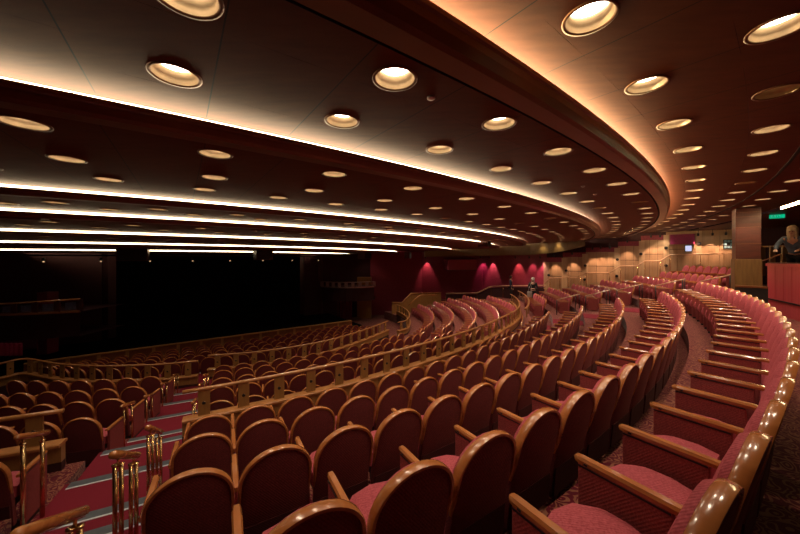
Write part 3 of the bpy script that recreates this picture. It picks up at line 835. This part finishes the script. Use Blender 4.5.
# stepped hand rail along the wood wall
wr = [(546, 283), (551, 278), (561, 277.6), (569, 277), (581, 277), (587, 272.5), (610, 272.5), (621, 266), (637.5, 266), (645, 261), (660, 261), (670, 255), (700, 254.3), (731, 253.3)]
pts = [wall_pt(x, y)[0]+n3*.30 for x, y in wr]
root = line_rail('wall_hand_rail', pts, .95, 'long stepped oak hand rail climbing along the panelled wood wall', None, r=.035, m='pale_rail')
bm = bmesh.new()
base = root.location
for a, b in zip(pts, pts[1:]):
    k = max(1, int((b-a).length/.45))
    for j in range(k):
        p = a.lerp(b, (j+.5)/k)-Vector(base); tube(bm, [p, p-Vector((0, 0, .95))], .012, 5)
obj('baluster', bm, 'oak_panel', root)
# banner, screen and window on the wood wall
bm = bmesh.new(); wbox(bm, 670, 694.3, 234.5, 244.3, .05, .30); o = obj('wall_banner', bm, 'magenta'); tag(o, 'deep magenta panel above the small lit screen on the wood wall', 'panel')
scr = empty('wall_screen', wall_pt(688, 252)[0]); tag(scr, 'small pale lit screen under the magenta panel', 'screen')
def rel(bm, root):
    for v in bm.verts: v.co -= Vector(root.location)
    return bm
bm = bmesh.new(); wbox(bm, 684.5, 692.2, 245, 251.8, .06, .11); obj('bezel', rel(bm, scr), 'dark', scr)
bm = bmesh.new(); wbox(bm, 685.2, 691.5, 245.7, 251.2, .11, .12); obj('display', rel(bm, scr), 'screen', scr)
win = empty('glass_block_window', wall_pt(728, 250)[0]); tag(win, 'square blue and black patterned glass window by the dark column', 'window')
bm = bmesh.new(); wbox(bm, 723, 734, 239.5, 249, .05, .09); obj('window_frame', rel(bm, win), 'dark', win)
bm = bmesh.new()
for i in range(3):
    for j in range(3):
        if (i, j) == (1, 1): continue
        wbox(bm, 723.8+i*3.2, 726.4+i*3.2, 240.2+j*2.9, 242.4+j*2.9, .09, .10)
obj('pane', rel(bm, win), plain('pale_glass', (.22, .38, .46), .2), win)

# red walls and the stage surround
poly = [(-7.4, 24.4), (-2.6, 27.6), (2.0, 29.0), (7.0, 26.6), (9.95, 21.3)]
names = ['wall_proscenium', 'wall_rear', 'wall_red', 'wall_red_side']
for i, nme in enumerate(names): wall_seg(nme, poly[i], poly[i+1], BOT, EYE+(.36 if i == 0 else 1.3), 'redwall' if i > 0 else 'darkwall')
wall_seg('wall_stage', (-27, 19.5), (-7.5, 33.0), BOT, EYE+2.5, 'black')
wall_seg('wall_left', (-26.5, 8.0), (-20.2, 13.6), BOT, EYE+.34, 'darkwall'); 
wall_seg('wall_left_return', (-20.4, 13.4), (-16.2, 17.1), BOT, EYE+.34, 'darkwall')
# stage front
zs = zf(-4.1)
dv = (S1-S0).normalized(); 
bm = bmesh.new(); T = Matrix.Translation((S0.x, S0.y, 0)) @ Matrix.Rotation(atan2(dv.y, dv.x), 4, 'Z'); L = (S1-S0).length
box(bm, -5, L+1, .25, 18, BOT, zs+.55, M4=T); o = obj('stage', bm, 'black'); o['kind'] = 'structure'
root = empty('stage_front_rail', (S0.x, S0.y, zs), atan2(dv.y, dv.x)); tag(root, 'straight dark wooden barrier along the foot of the stage', 'barrier')
bm = bmesh.new(); box(bm, 0, L, -.05, .05, 0, 1.0); obj('barrier_panel', bm, 'fascia', root)
bm = bmesh.new(); box(bm, 0, L, -.08, .08, 1.0, 1.05, bev=.01); obj('barrier_cap', bm, 'oak_panel', root)
bm = bmesh.new()
for i in range(int(L/.9)): box(bm, .2+i*.9, .32+i*.9, -.065, -.05, .02, 1.0)
obj('batten', bm, 'oak_panel', root)

# gold wood end wall with sloping rails beyond the small railing
ew = [ray_at(395, 303, -3.55), ray_at(402, 303, -3.62), ray_at(410.5, 294, -3.0), ray_at(441, 293, -3.05)]
for p in ew: p.y = p.y
ew = []
for x, y, Yv in ((392, 303, 25.0), (402, 303, 25.3), (411, 294, 25.7), (441, 293.2, 26.6)):
    ew.append(Vector((Yv*(x-400)/F, Yv, EYE+(Y0-y)*Yv/F)))
root = empty('end_wall_balustrade', (ew[0].x, ew[0].y, -3.2)); tag(root, 'gold wood balustrade wall with sloping rail behind the small curved railing', 'balustrade')
bm = bmesh.new()
for a, b in zip(ew, ew[1:]):
    vs = [bm.verts.new(v-Vector(root.location)) for v in (Vector((a.x, a.y, -3.9)), Vector((b.x, b.y, -3.9)), b, a)]
    vt = [bm.verts.new(v.co+Vector((0, .12, 0))) for v in vs]
    bm.faces.new(vs); bm.faces.new(vt[::-1])
    for i in range(4): bm.faces.new((vs[i], vt[i], vt[(i+1) % 4], vs[(i+1) % 4]))
obj('panelling', bm, 'oak_panel', root)
bm = bmesh.new(); tube(bm, [p-Vector(root.location)+Vector((0, 0, .04)) for p in ew], .05); obj('rail', bm, 'oak_rail', root, True)
bm = bmesh.new(); q = [Vector((Yv*(x-400)/F, Yv-.7, EYE+(Y0-y)*Yv/F)) for x, y, Yv in ((408, 304, 25.3), (419, 294.3, 25.7), (436, 293.8, 26.3))]
tube(bm, [p-Vector(root.location) for p in q], .045); obj('inner_rail', bm, 'oak_rail', root, True)
# hand rail along the red wall
q = [Vector((Yv*(x-400)/F, Yv, EYE+(Y0-y)*Yv/F)) for x, y, Yv in ((446, 293.5, 26.3), (477, 293, 25.2), (491, 286.3, 24.6), (503, 286, 24.0), (545, 285.5, 21.0))]
line_rail('wall_hand_rail', q, .95, 'oak hand rail climbing in front of the red lit wall', None, r=.04, m='pale_rail')
bm = bmesh.new()      # low dark wall under it
for a, b in zip(q, q[1:]):
    vs = [bm.verts.new(v) for v in (Vector((a.x, a.y+.1, -3.9)), Vector((b.x, b.y+.1, -3.9)), b+Vector((0, .1, -.12)), a+Vector((0, .1, -.12)))]
    vt = [bm.verts.new(v.co+Vector((0, .12, 0))) for v in vs]
    bm.faces.new(vs); bm.faces.new(vt[::-1])
    for i in range(4): bm.faces.new((vs[i], vt[i], vt[(i+1) % 4], vs[(i+1) % 4]))
o = obj('wall_low', bm, 'darkwall'); o['kind'] = 'structure'
# gold soffit band above the red wall
sf = [Vector((Yv*(x-400)/F, Yv, 0)) for x, Yv in ((425, 26.6), (455, 25.6), (480, 24.6), (505, 23.4), (530, 22.0), (548, 20.7), (566, 19.6), (585, 18.7))]
zb = [.10, .12, .16, .2, .22, .3, .46, .7]
bm = bmesh.new(); prev = None
for p, b in zip(sf, zb):
    c = [bm.verts.new(p+Vector((0, dy, EYE+z))) for dy, z in ((0, b), (0, 1.5), (.9, 1.5), (.9, b))]
    if prev:
        for k in range(4): bm.faces.new((prev[k], prev[(k+1) % 4], c[(k+1) % 4], c[k]))
    else: bm.faces.new(c[::-1])
    prev = c
bm.faces.new(prev); o = obj('ceiling_soffit', bm, 'gold_soffit'); o['kind'] = 'structure'
# projecting box on the red wall
def at(x, y, Y): return Vector((Y*(x-400)/F, Y, EYE+(Y0-y)*Y/F))
a, b = at(448, 270, 25.6), at(476.5, 270, 25.6)
root = empty('projecting_wall_box', (a.x, a.y, a.z)); tag(root, 'plain red box projecting from the red wall above the far seats', 'box')
bm = bmesh.new(); box(bm, 0, b.x-a.x, 0, 3.0, 0, .85, bev=.02); obj('box_body', bm, 'redwall', root)
bm = bmesh.new(); box(bm, -.03, b.x-a.x+.03, -.03, 3.0, -.04, 0); obj('base_trim', bm, 'dark', root)
# side-stage boxes
def stage_box(x0, x1, yr, ydeck, ybot, Y, bulge, label, glass, yslope=0., n=8, rm='steel'):
    A, B = at(x0, yr+yslope, Y), at(x1, yr, Y); c = (A+B)/2
    zb_ = at((x0+x1)/2, ybot, Y).z; zd = at((x0+x1)/2, ydeck, Y).z
    root = empty('box_balcony', (c.x, c.y, zb_)); tag(root, label, 'balcony', 'box balconies beside the stage')
    off = Vector((c.x, c.y, zb_)); d = (B-A); d.z = 0
    nrm = Vector((d.y, -d.x, 0)).normalized()
    if nrm.y > 0: nrm = -nrm
    path = []
    for i in range(n+1):
        t = i/n; p = A.lerp(B, t) + nrm*bulge*sin(pi*t); path.append(p-off)
    bm = bmesh.new(); tube(bm, path, .035); obj('top_rail', bm, 'oak_rail' if rm != 'steel' else rm, root, True)
    for i, p in enumerate(path):
        bm = bmesh.new(); box(bm, p.x-.12, p.x+.12, p.y-.02, p.y+.02, zd-off.z, p.z); obj('post', bm, 'mahogany' if rm != 'steel' else rm, root)
    if glass:
        bm = bmesh.new()
        for i in range(n):
            p, q_ = path[i].lerp(path[i+1], .3), path[i].lerp(path[i+1], .8)
            bm.faces.new([bm.verts.new(v) for v in (Vector((p.x, p.y+.03, zd-off.z+.08)), Vector((q_.x, q_.y+.03, zd-off.z+.08)), Vector((q_.x, q_.y+.03, q_.z-.12)), Vector((p.x, p.y+.03, p.z-.12)))])
        obj('glass_panel', bm, 'blueglass', root)
    bm = bmesh.new(); sweep(bm, [Vector((p.x, p.y, zd-off.z)) for p in path], [(-.06, -.05), (.06, -.05), (.06, .03), (-.06, .03)]); obj('deck_edge', bm, rm if rm == 'steel' else 'oak_rail', root)
    bm = bmesh.new(); top = [Vector((p.x, p.y, zd-off.z-.02)) for p in path]; back = [Vector((p.x, 2.2, zd-off.z-.02)) for p in path]
    bot = [Vector((p.x, p.y, 0)) for p in path]
    for i in range(n):
        bm.faces.new([bm.verts.new(v) for v in (top[i], top[i+1], back[i+1], back[i])]); bm.faces.new([bm.verts.new(v) for v in (bot[i], bot[i+1], top[i+1], top[i])])
        bm.faces.new([bm.verts.new(v) for v in (bot[i], bot[i+1], Vector((back[i+1].x, 2.2, 0)), Vector((back[i].x, 2.2, 0)))])
    obj('box_front', bm, 'darkwall', root)
    return root
stage_box(-40, 80, 299, 311, 336, 13.5, .8, 'dark curved box balcony with blue glass panels beside the stage', True, 5, 8, 'oak')
stage_box(322, 374, 281.5, 286.5, 300, 24.5, .9, 'small curved box balcony with pale railing across the dark stage', False)
# columns and curtains by the boxes
for x0, x1, Y, m, nme in ((37, 47, 14.6, 'redwall', 'column'), (88, 108, 17.3, 'darkwall', 'column'), (300, 322, 25.0, 'mahogany', 'column'), (357, 371, 26.2, 'oak_panel', 'column')):
    a, b = at(x0, 258, Y), at(x1, 258, Y); bm = bmesh.new(); box(bm, a.x, b.x, Y, Y+.5, BOT, EYE + (-1.6 if x0 in (37, 357) else .34)); o = obj(nme, bm, m); o['kind'] = 'structure'
def curtain(x0, x1, Y, z0, z1, label):
    a, b = at(x0, 258, Y), at(x1, 258, Y); w = b.x-a.x; n = 28; bm = bmesh.new()
    r = [[bm.verts.new((w*i/n, .10*sin(i*1.35), z)) for i in range(n+1)] for z in (0, z1-z0)]
    r2 = [[bm.verts.new((w*i/n, .10*sin(i*1.35)+.02, z)) for i in range(n+1)] for z in (0, z1-z0)]
    for i in range(n):
        bm.faces.new((r[0][i], r[0][i+1], r[1][i+1], r[1][i])); bm.faces.new((r2[0][i], r2[1][i], r2[1][i+1], r2[0][i+1]))
    o = obj('curtain', bm, 'redwall', smooth=True); o.location = (a.x, Y, z0); tag(o, label, 'curtain')
curtain(336, 352, 26.0, -3.4, EYE-3.5, 'narrow pleated red curtain under the pale-railed box balcony')
curtain(-6, 22, 14.4, -3.6, EYE-3.9, 'pleated red curtain under the blue-panelled box balcony')

# column behind the rear rows
cx, cy = 10.05, 9.15
cw = .50
root = empty('column', (cx, cy, ZU['A'])); root['kind'] = 'structure'
root.rotation_euler = (0, 0, rad(-38))
zc = EYE+1.42-ZU['A']
bm = bmesh.new(); box(bm, -cw/2, cw/2, -.25, .25, 1.62, zc, bev=.01); obj('column_shaft', bm, 'mahogany', root)
for z in (2.05, 2.52, 2.82, 2.95):
    bm = bmesh.new(); box(bm, -cw/2-.004, cw/2+.004, -.254, .254, z, z+.012); obj('joint', bm, 'fascia', root)
bm = bmesh.new(); box(bm, -cw/2-.02, cw/2+.02, -.27, .27, 0, 1.62, bev=.01); obj('column_base', bm, 'dark_oak', root)
# control booth with curved red front
aa0, aa1 = -41, -28.4; Rb = 27.2; zb0 = ZU['A']
c = pol(C1, Rb, -33, zb0)
root = empty('control_booth', c); tag(root, 'curved red panelled control booth behind the rearmost seats', 'booth')
def bm_rel(bm):
    for v in bm.verts: v.co -= c
    return bm
bm = bmesh.new(); k = 14
for i in range(k):
    a = aa0+(aa1-aa0)*i/k; b = aa0+(aa1-aa0)*(i+1)/k
    arc_block(bm, C1, Rb, Rb+.1, a+.02, b-.02, zb0+.42, EYE-.24, .6)
obj('front_panel', bm_rel(bm), 'red_panel', root)
bm = bmesh.new(); arc_block(bm, C1, Rb+.01, Rb+.1, aa0, aa1, zb0, zb0+.42, .6); arc_block(bm, C1, Rb+.01, Rb+1.6, aa1-.25, aa1, zb0, EYE-.18); obj('booth_base', bm_rel(bm), 'red_panel', root)
bm = bmesh.new(); arc_block(bm, C1, Rb-.02, Rb+.06, aa0, aa1, zb0+.40, zb0+.44, .6); obj('dark_trim', bm_rel(bm), 'dark', root)
bm = bmesh.new(); arc_block(bm, C1, Rb-.04, Rb+.12, aa0, aa1, EYE-.24, EYE-.16, .6); obj('top_moulding', bm_rel(bm), 'red_panel', root)
bm = bmesh.new(); arc_block(bm, C1, Rb+.0, Rb+.62, aa0, aa1, EYE-.17, EYE-.13, .6); obj('counter', bm_rel(bm), 'mahogany', root)
bm = bmesh.new(); arc_block(bm, C1, Rb+.55, Rb+.62, aa0, aa1, EYE-.13, EYE+.02, .6); o = obj('lighting_desk', bm, 'blackcloth'); tag(o, 'long black equipment desk on the booth counter by the blond person', 'desk')
bm = bmesh.new(); arc_block(bm, C1, Rb+.62, 30.2, aa0, aa1+.2, zb0, zb0+.78, .6); o = obj('floor', bm, 'carpet'); o['kind'] = 'structure'
# wooden shelf wall between column and booth
a, b = at(735, 287, 8.75), at(768, 291, 8.3)
bm = bmesh.new(); T = Matrix.Translation((a.x, a.y, 0)) @ Matrix.Rotation(atan2(b.y-a.y, b.x-a.x), 4, 'Z'); box(bm, 0, (b-a).length, 0, .12, ZU['A'], a.z, M4=T); o = obj('low_wall', bm, 'dark'); o['kind'] = 'structure'
bm = bmesh.new(); box(bm, 0, (b-a).length, -.02, .15, a.z, a.z+.05, M4=T); o = obj('wall_top_band', bm, 'fascia'); o['kind'] = 'structure'
# dark rear area behind the booth with a gold balustrade
wall_seg('wall_back', (20.5, 12.2), (13.5, 1.5), -1, EYE+1.55, 'mahogany', t=-.2)
wall_seg('wall_back_corner', (18.0, 16.2), (20.6, 11.8), -1, EYE+1.55, 'darkwall', t=-.2)
q = [at(x, y, Y) for x, y, Y in ((757, 246.5, 14.2), (772, 246.5, 13.2), (800, 246, 11.8))]
root = empty('balustrade', q[0]-Vector((0, 0, 1.0))); tag(root, 'gold wood balustrade with flat posts behind the control booth', 'balustrade')
bm = bmesh.new(); tube(bm, [p-Vector(root.location) for p in q], .035); obj('rail', bm, 'oak_panel', root, True)
for x in (764, 775.5, 787, 797):
    t = (x-757)/43; p = path_at(q, t)-Vector(root.location); bm = bmesh.new(); box(bm, p.x-.11, p.x+.11, p.y-.02, p.y+.02, -.3, p.z); obj('post', bm, 'oak_panel', root)
line_rail('sloping_hand_rail', [at(757, 263, 11.5), at(781, 254, 10.4)], .8, 'sloping hand rail between the dark column and the booth', None)
# exit sign
p = at(777, 218.5, 10.2); root = empty('exit_sign', p); tag(root, 'small lit green exit sign hanging from the ceiling past the column', 'sign')
root.rotation_euler = (0, 0, rad(-40))
bm = bmesh.new(); box(bm, -.17, .17, .0, .04, 0, .135, bev=.005); obj('housing', bm, 'dark', root)
bm = bmesh.new(); box(bm, -.165, .165, -.006, 0, .008, .127); obj('face', bm, 'green', root)
bm = bmesh.new()
def bars(bm, x, segs):
    for (a0, a1, b0, b1) in segs: box(bm, x+a0, x+a1, -.010, -.006, .04+b0, .04+b1)
wl, hh, t_ = .040, .065, .010
bars(bm, -.125, [(0, t_, 0, hh), (0, wl, 0, t_), (0, wl, hh/2-t_/2, hh/2+t_/2), (0, wl, hh-t_, hh)])
for s in (1, -1):
    T = Matrix.Translation((-.042, -.008, .04+hh/2)) @ Matrix.Rotation(s*.5, 4, 'Y'); box(bm, -t_/2, t_/2, -.002, .002, -hh*.55, hh*.55, M4=T)
bars(bm, 0.0, [(0, t_, 0, hh)])
bars(bm, .035, [(0, .046, hh-t_, hh), (.0175, .0175+t_, 0, hh)])
obj('lettering', bm, 'white', root)
bm = bmesh.new(); tube(bm, [Vector((0, .02, .155)), Vector((0, .02, .42))], .01); obj('stem', bm, 'dark', root)

# wall-wash spotlights
def wash(pos, target, power, col, label, size=.9, vis=True):
    power *= 1.9 if power < 60 else 1.
    root = empty('wall_spotlight', pos); tag(root, label, 'spotlight', 'small wall spotlights')
    d = (target-pos).normalized(); bm = bmesh.new(); 
    tube(bm, [Vector((0, 0, 0)), d*.12], .045, 10, caps=False); obj('housing', bm, 'dark', root)
    bm = bmesh.new(); T = d.to_track_quat('Z', 'Y').to_matrix().to_4x4(); bmesh.ops.create_circle(bm, cap_ends=True, segments=10, radius=.038, matrix=Matrix.Translation(d*.10) @ T); obj('lens', bm, 'lamp', root)
    bm = bmesh.new(); tube(bm, [Vector((0, 0, 0)), Vector((0, 0, .22))], .012, 6); obj('stem', bm, 'dark', root)
    l = bpy.data.lights.new('wash_beam', 'SPOT'); l.energy = power; l.color = col; l.spot_size = size; l.spot_blend = .6; l.shadow_soft_size = .03
    o = bpy.data.objects.new('wash_beam', l); link(o); o.location = pos+d*.13; o.rotation_euler = d.to_track_quat('-Z', 'Y').to_euler()
WARM = (1., .62, .40)
wx = [(556, 258), (574, 256), (594, 251), (602, 250), (611, 250), (628, 244), (651, 237.5), (660, 237), (697, 230), (711, 228.5), (724, 229)]
for i, (x, y) in enumerate(wx):
    p, _ = wall_pt(x, y-1.5); pos = p+n3*.62; pos.z = min(pos.z+.1, EYE+1.25)
    tgt = p+Vector((0, 0, -1.5))
    wash(pos, tgt, 105, WARM, ORD[i] + ' tiny spotlight washing the panelled wood wall, counting towards the dark column')
def red_pt(x):
    a = (x-400)/F
    for i in (3, 2, 1):
        A = Vector(poly[i]); D = Vector(poly[i+1])-A; t = (a*A.y - A.x)/(D.x - a*D.y)
        if 0 <= t <= 1: return A+D*t, Vector((D.y, -D.x)).normalized()
for i, (x, pw, col) in enumerate(((427, 150, (1., .42, .38)), (484, 90, (1., .25, .5)), (493, 190, (1., .50, .48)), (519, 140, (1., .46, .34)), (533, 90, (1., .42, .42)), (544, 170, (1., .52, .50)))):
    P, nn = red_pt(x)
    if nn.y > 0: nn = -nn
    pos = Vector((P.x+nn.x*.42, P.y+nn.y*.42, EYE+.10)); tgt = Vector((P.x+nn.x*.05, P.y+nn.y*.05, EYE-1.3))
    wash(pos, tgt, pw, col, ORD[i] + ' tiny spotlight washing the red wall, counting towards the wood wall', size=1.1)
pos = at(12, 336, 13.2); wash(pos, at(8, 352, 14.5), 70, (1., .35, .4), 'tiny spotlight under the blue-panelled box balcony', size=1.2)
# faint stage lanterns on a bar over the stage
root = empty('lighting_bar', (-14, 15.5, EYE+.12)); tag(root, 'dark lighting bar with faint lanterns above the stage mouth', 'lighting bar')
bm = bmesh.new(); tube(bm, [Vector((-4, -3, 0)), Vector((9, 7.5, 0))], .04); obj('bar', bm, 'dark', root)
for i in range(9):
    t = (i+.4)/9; p = Vector((-4, -3, -.12)).lerp(Vector((9, 7.5, -.12)), t)
    bm = bmesh.new(); tube(bm, [p, p+Vector((.12, -.12, -.16))], [.05, .07], 8); l = obj('lantern', bm, 'dark', root)
    bm = bmesh.new(); tube(bm, [p+Vector((.12, -.12, -.16)), p+Vector((.125, -.125, -.165))], .035, 8); obj('lantern_glow', bm, 'lamp_dim', l)

# ------------------------------------------------------------------ people
def skin_mesh(name, verts, edges, radii, mname, parent, sub=1):
    me = bpy.data.meshes.new(name); me.from_pydata([tuple(v) for v in verts], edges, []); me.materials.append(M[mname])
    o = bpy.data.objects.new(name, me); link(o); o.parent = parent
    bpy.context.view_layer.objects.active = o
    md = o.modifiers.new('s', 'SKIN'); md.use_smooth_shade = True
    for i, r in enumerate(radii): me.skin_vertices[0].data[i].radius = (r, r) if not isinstance(r, tuple) else r
    me.skin_vertices[0].data[0].use_root = True
    s = o.modifiers.new('u', 'SUBSURF'); s.levels = sub; s.render_levels = sub
    return o
def person(loc, rz, J, label, top, legs, hair, hairlen=.0, scale=1.):
    root = empty('person', loc, rz); root.scale = (scale,)*3; tag(root, label, 'person')
    V = Vector
    v = [J['pelvis'], J['waist'], J['chest'], J['neck'], J['head0'], J['head1'], J['head2']]
    e = [(0, 1), (1, 2), (2, 3), (3, 4), (4, 5), (5, 6)]; r = [(.13, .10), (.12, .09), (.15, .10), .052, .062, .082, .062]
    for s in ('L', 'R'):
        i = len(v); v += [J['sh'+s], J['el'+s], J['wr'+s], J['ha'+s]]; e += [(2, i), (i, i+1), (i+1, i+2), (i+2, i+3)]; r += [.055, .040, .028, .034]
        d = (J['ha'+s]-J['wr'+s]).normalized(); sd = d.cross(V((0, 0, 1)));  sd = sd.normalized() if sd.length > .1 else V((0, 1, 0))
        for k in range(4):
            j = len(v); b = J['ha'+s]; o_ = sd*(k-1.5)*.021; v += [b+d*.03+o_, b+d*(.055+.01*(k in (1, 2)))+o_-V((0, 0, .012)), b+d*(.075+.012*(k in (1, 2)))+o_-V((0, 0, .03))]
            e += [(i+3, j), (j, j+1), (j+1, j+2)]; r += [.009, .008, .007]
        j = len(v); v += [J['wr'+s].lerp(J['ha'+s], .5)+sd*.035, J['ha'+s]+sd*.05+d*.012]; e += [(i+3, j), (j, j+1)]; r += [.010, .008]
        i = len(v); v += [J['hip'+s], J['kn'+s], J['an'+s], J['to'+s]]; e += [(0, i), (i, i+1), (i+1, i+2), (i+2, i+3)]; r += [.085, .055, .038, .032]
    skin_mesh('body', v, e, r, 'skin', root)
    v = [J['pelvis'], J['waist'], J['chest'], J['chest'].lerp(J['neck'], .75)]; e = [(0, 1), (1, 2), (2, 3)]; r = [(.155, .125), (.145, .115), (.17, .125), .07]
    for s in ('L', 'R'): i = len(v); v += [J['sh'+s], J['el'+s], J['wr'+s]]; e += [(2, i), (i, i+1), (i+1, i+2)]; r += [.072, .056, .043]
    skin_mesh('jacket', v, e, r, top, root)
    v = [J['pelvis']]; e = []; r = [(.15, .12)]
    for s in ('L', 'R'): i = len(v); v += [J['hip'+s], J['kn'+s], J['an'+s]]; e += [(0, i), (i, i+1), (i+1, i+2)]; r += [.105, .075, .058]
    skin_mesh('trousers', v, e, r, legs, root)
    h = J['head1']; f = J['face']
    bm = bmesh.new(); bmesh.ops.create_icosphere(bm, subdivisions=3, radius=1)
    for q in bm.verts:
        c = q.co.copy(); k = c.dot(f)
        rr = .108 if k < .6 else .095 - .02*(k-.25)
        c = V((c.x*rr, c.y*rr, c.z*rr*1.12+.03))
        if k < .62 and q.co.z < .1: c.z -= hairlen*min(1, (.1-q.co.z)*1.4); c += -f*.02
        c += V((random.uniform(-.005, .005),)*3); q.co = h+c-f*.012
    obj('hair', bm, hair, root, True)
    s = f.cross(V((0, 0, 1)))
    for sg in (-1, 1):
        bm = bmesh.new(); bmesh.ops.create_icosphere(bm, subdivisions=1, radius=.012, matrix=Matrix.Translation(h+f*.083+s*.032*sg)); obj('eye', bm, 'dark', root, True)
    bm = bmesh.new(); tube(bm, [h+f*.082+V((0, 0, .0)), h+f*.104+V((0, 0, -.03)), h+f*.085+V((0, 0, -.038))], [.007, .013, .006], 6); obj('nose', bm, 'skin', root, True)
    bm = bmesh.new(); tube(bm, [h+f*.082+s*.022+V((0, 0, -.06)), h+f*.090+V((0, 0, -.062)), h+f*.082-s*.022+V((0, 0, -.06))], .005, 5); obj('mouth', bm, 'redwall', root, True)
    return root
V = Vector
def stand(arms=0, lean=0.):
    J = dict(pelvis=V((0, 0, .95)), waist=V((0, -lean*.3, 1.12)), chest=V((0, -lean*.7, 1.34)), neck=V((0, -lean, 1.50)), head0=V((0, -lean-.02, 1.56)), head1=V((0, -lean-.02, 1.64)), head2=V((0, -lean, 1.70)), face=V((0, -1, 0)))
    for s, g in (('L', 1), ('R', -1)):
        J['sh'+s] = V((.19*g, -lean*.8, 1.42)); J['hip'+s] = V((.09*g, 0, .90)); J['kn'+s] = V((.10*g, -.02, .50)); J['an'+s] = V((.10*g, .02, .09)); J['to'+s] = V((.11*g, -.13, .035))
        if arms == 0: J['el'+s] = V((.24*g, .02, 1.14)); J['wr'+s] = V((.23*g, -.08, .90)); J['ha'+s] = V((.22*g, -.11, .82))
        if arms == 1: J['el'+s] = V((.24*g, -.05, 1.15)); J['wr'+s] = V((.10*g, -.26, 1.10)); J['ha'+s] = V((.04*g, -.32, 1.12))
        if arms == 2: J['el'+s] = V((.27*g, -lean-.10, 1.22)); J['wr'+s] = V((.22*g, -lean-.34, 1.10)); J['ha'+s] = V((.20*g, -lean-.42, 1.08))
    return J
def zfloor_up(R, dz=0):
    for i, (n, Rr, z) in enumerate(UP):
        nx = UP[i+1][1]+.06 if i+1 < len(UP) else 19.8
        if R > nx: return z+dz
    return UP[-1][2]+dz
pz = pz2 = ZU['E']+DZU
pm = Vector((.352*22.9, 22.9, 0)); pw_ = Vector((.422*19.7, 19.7, 0))
person((pm.x, pm.y, pz), rad(60), stand(0), 'person in dark jacket standing alone beyond the end of the curved railing', 'navy', 'blackcloth', 'hair_dark', .0)
person((pw_.x, pw_.y, pz2), rad(-25), stand(1), 'person with white hair in dark clothes standing before the red wall', 'blackcloth', 'blackcloth', 'hair_grey', .10, 1.03)
root = empty('shoulder_bag', (pw_.x-.30, pw_.y-.22, pz2+.62)); tag(root, 'pale grey bag hanging beside the white haired person', 'bag')
bm = bmesh.new(); box(bm, -.15, .15, -.06, .06, 0, .34, bev=.03); obj('bag_body', bm, 'bag', root)
bm = bmesh.new(); tube(bm, [V((-.1, 0, .33)), V((-.02, .04, .60)), V((.12, .10, .78)), V((.14, .06, .6)), V((.1, 0, .33))], .012, 6); obj('strap', bm, 'bag', root, True)
pb = at(786, 240, 8.9)
J = stand(2, .28); J['face'] = V((0, -.9, -.42)).normalized()
person((pb.x+.35, pb.y+.05, zb0+.78), rad(-65), J, 'person with long blond hair leaning over the control booth', 'navy_light', 'blackcloth', 'hair_blond', .24)

# ------------------------------------------------------------------ soft ambient light of the hall and camera
w = bpy.data.worlds.new('hall'); SC.world = w; w.use_nodes = True
w.node_tree.nodes['Background'].inputs['Color'].default_value = (.10, .035, .03, 1); w.node_tree.nodes['Background'].inputs['Strength'].default_value = .15
cam = bpy.data.cameras.new('camera'); co = bpy.data.objects.new('camera', cam); link(co); SC.camera = co
cam.sensor_width = 36; cam.lens = F/800*36; cam.shift_y = -(267-Y0)/800; cam.clip_start = .05
co.location = (0, 0, EYE); co.rotation_euler = (pi/2, 0, 0)
SC.view_settings.view_transform = 'Standard'; SC.view_settings.look = 'None'; SC.view_settings.gamma = 1; SC.view_settings.exposure = 0.0
SC.view_settings.use_curve_mapping = False
SC.cycles.use_denoising = True
try: SC.cycles.denoiser = 'OPENIMAGEDENOISE'
except Exception: pass
SC.cycles.max_bounces = 6; SC.cycles.diffuse_bounces = 4; SC.cycles.sample_clamp_indirect = 4
SC.cycles.use_light_tree = True
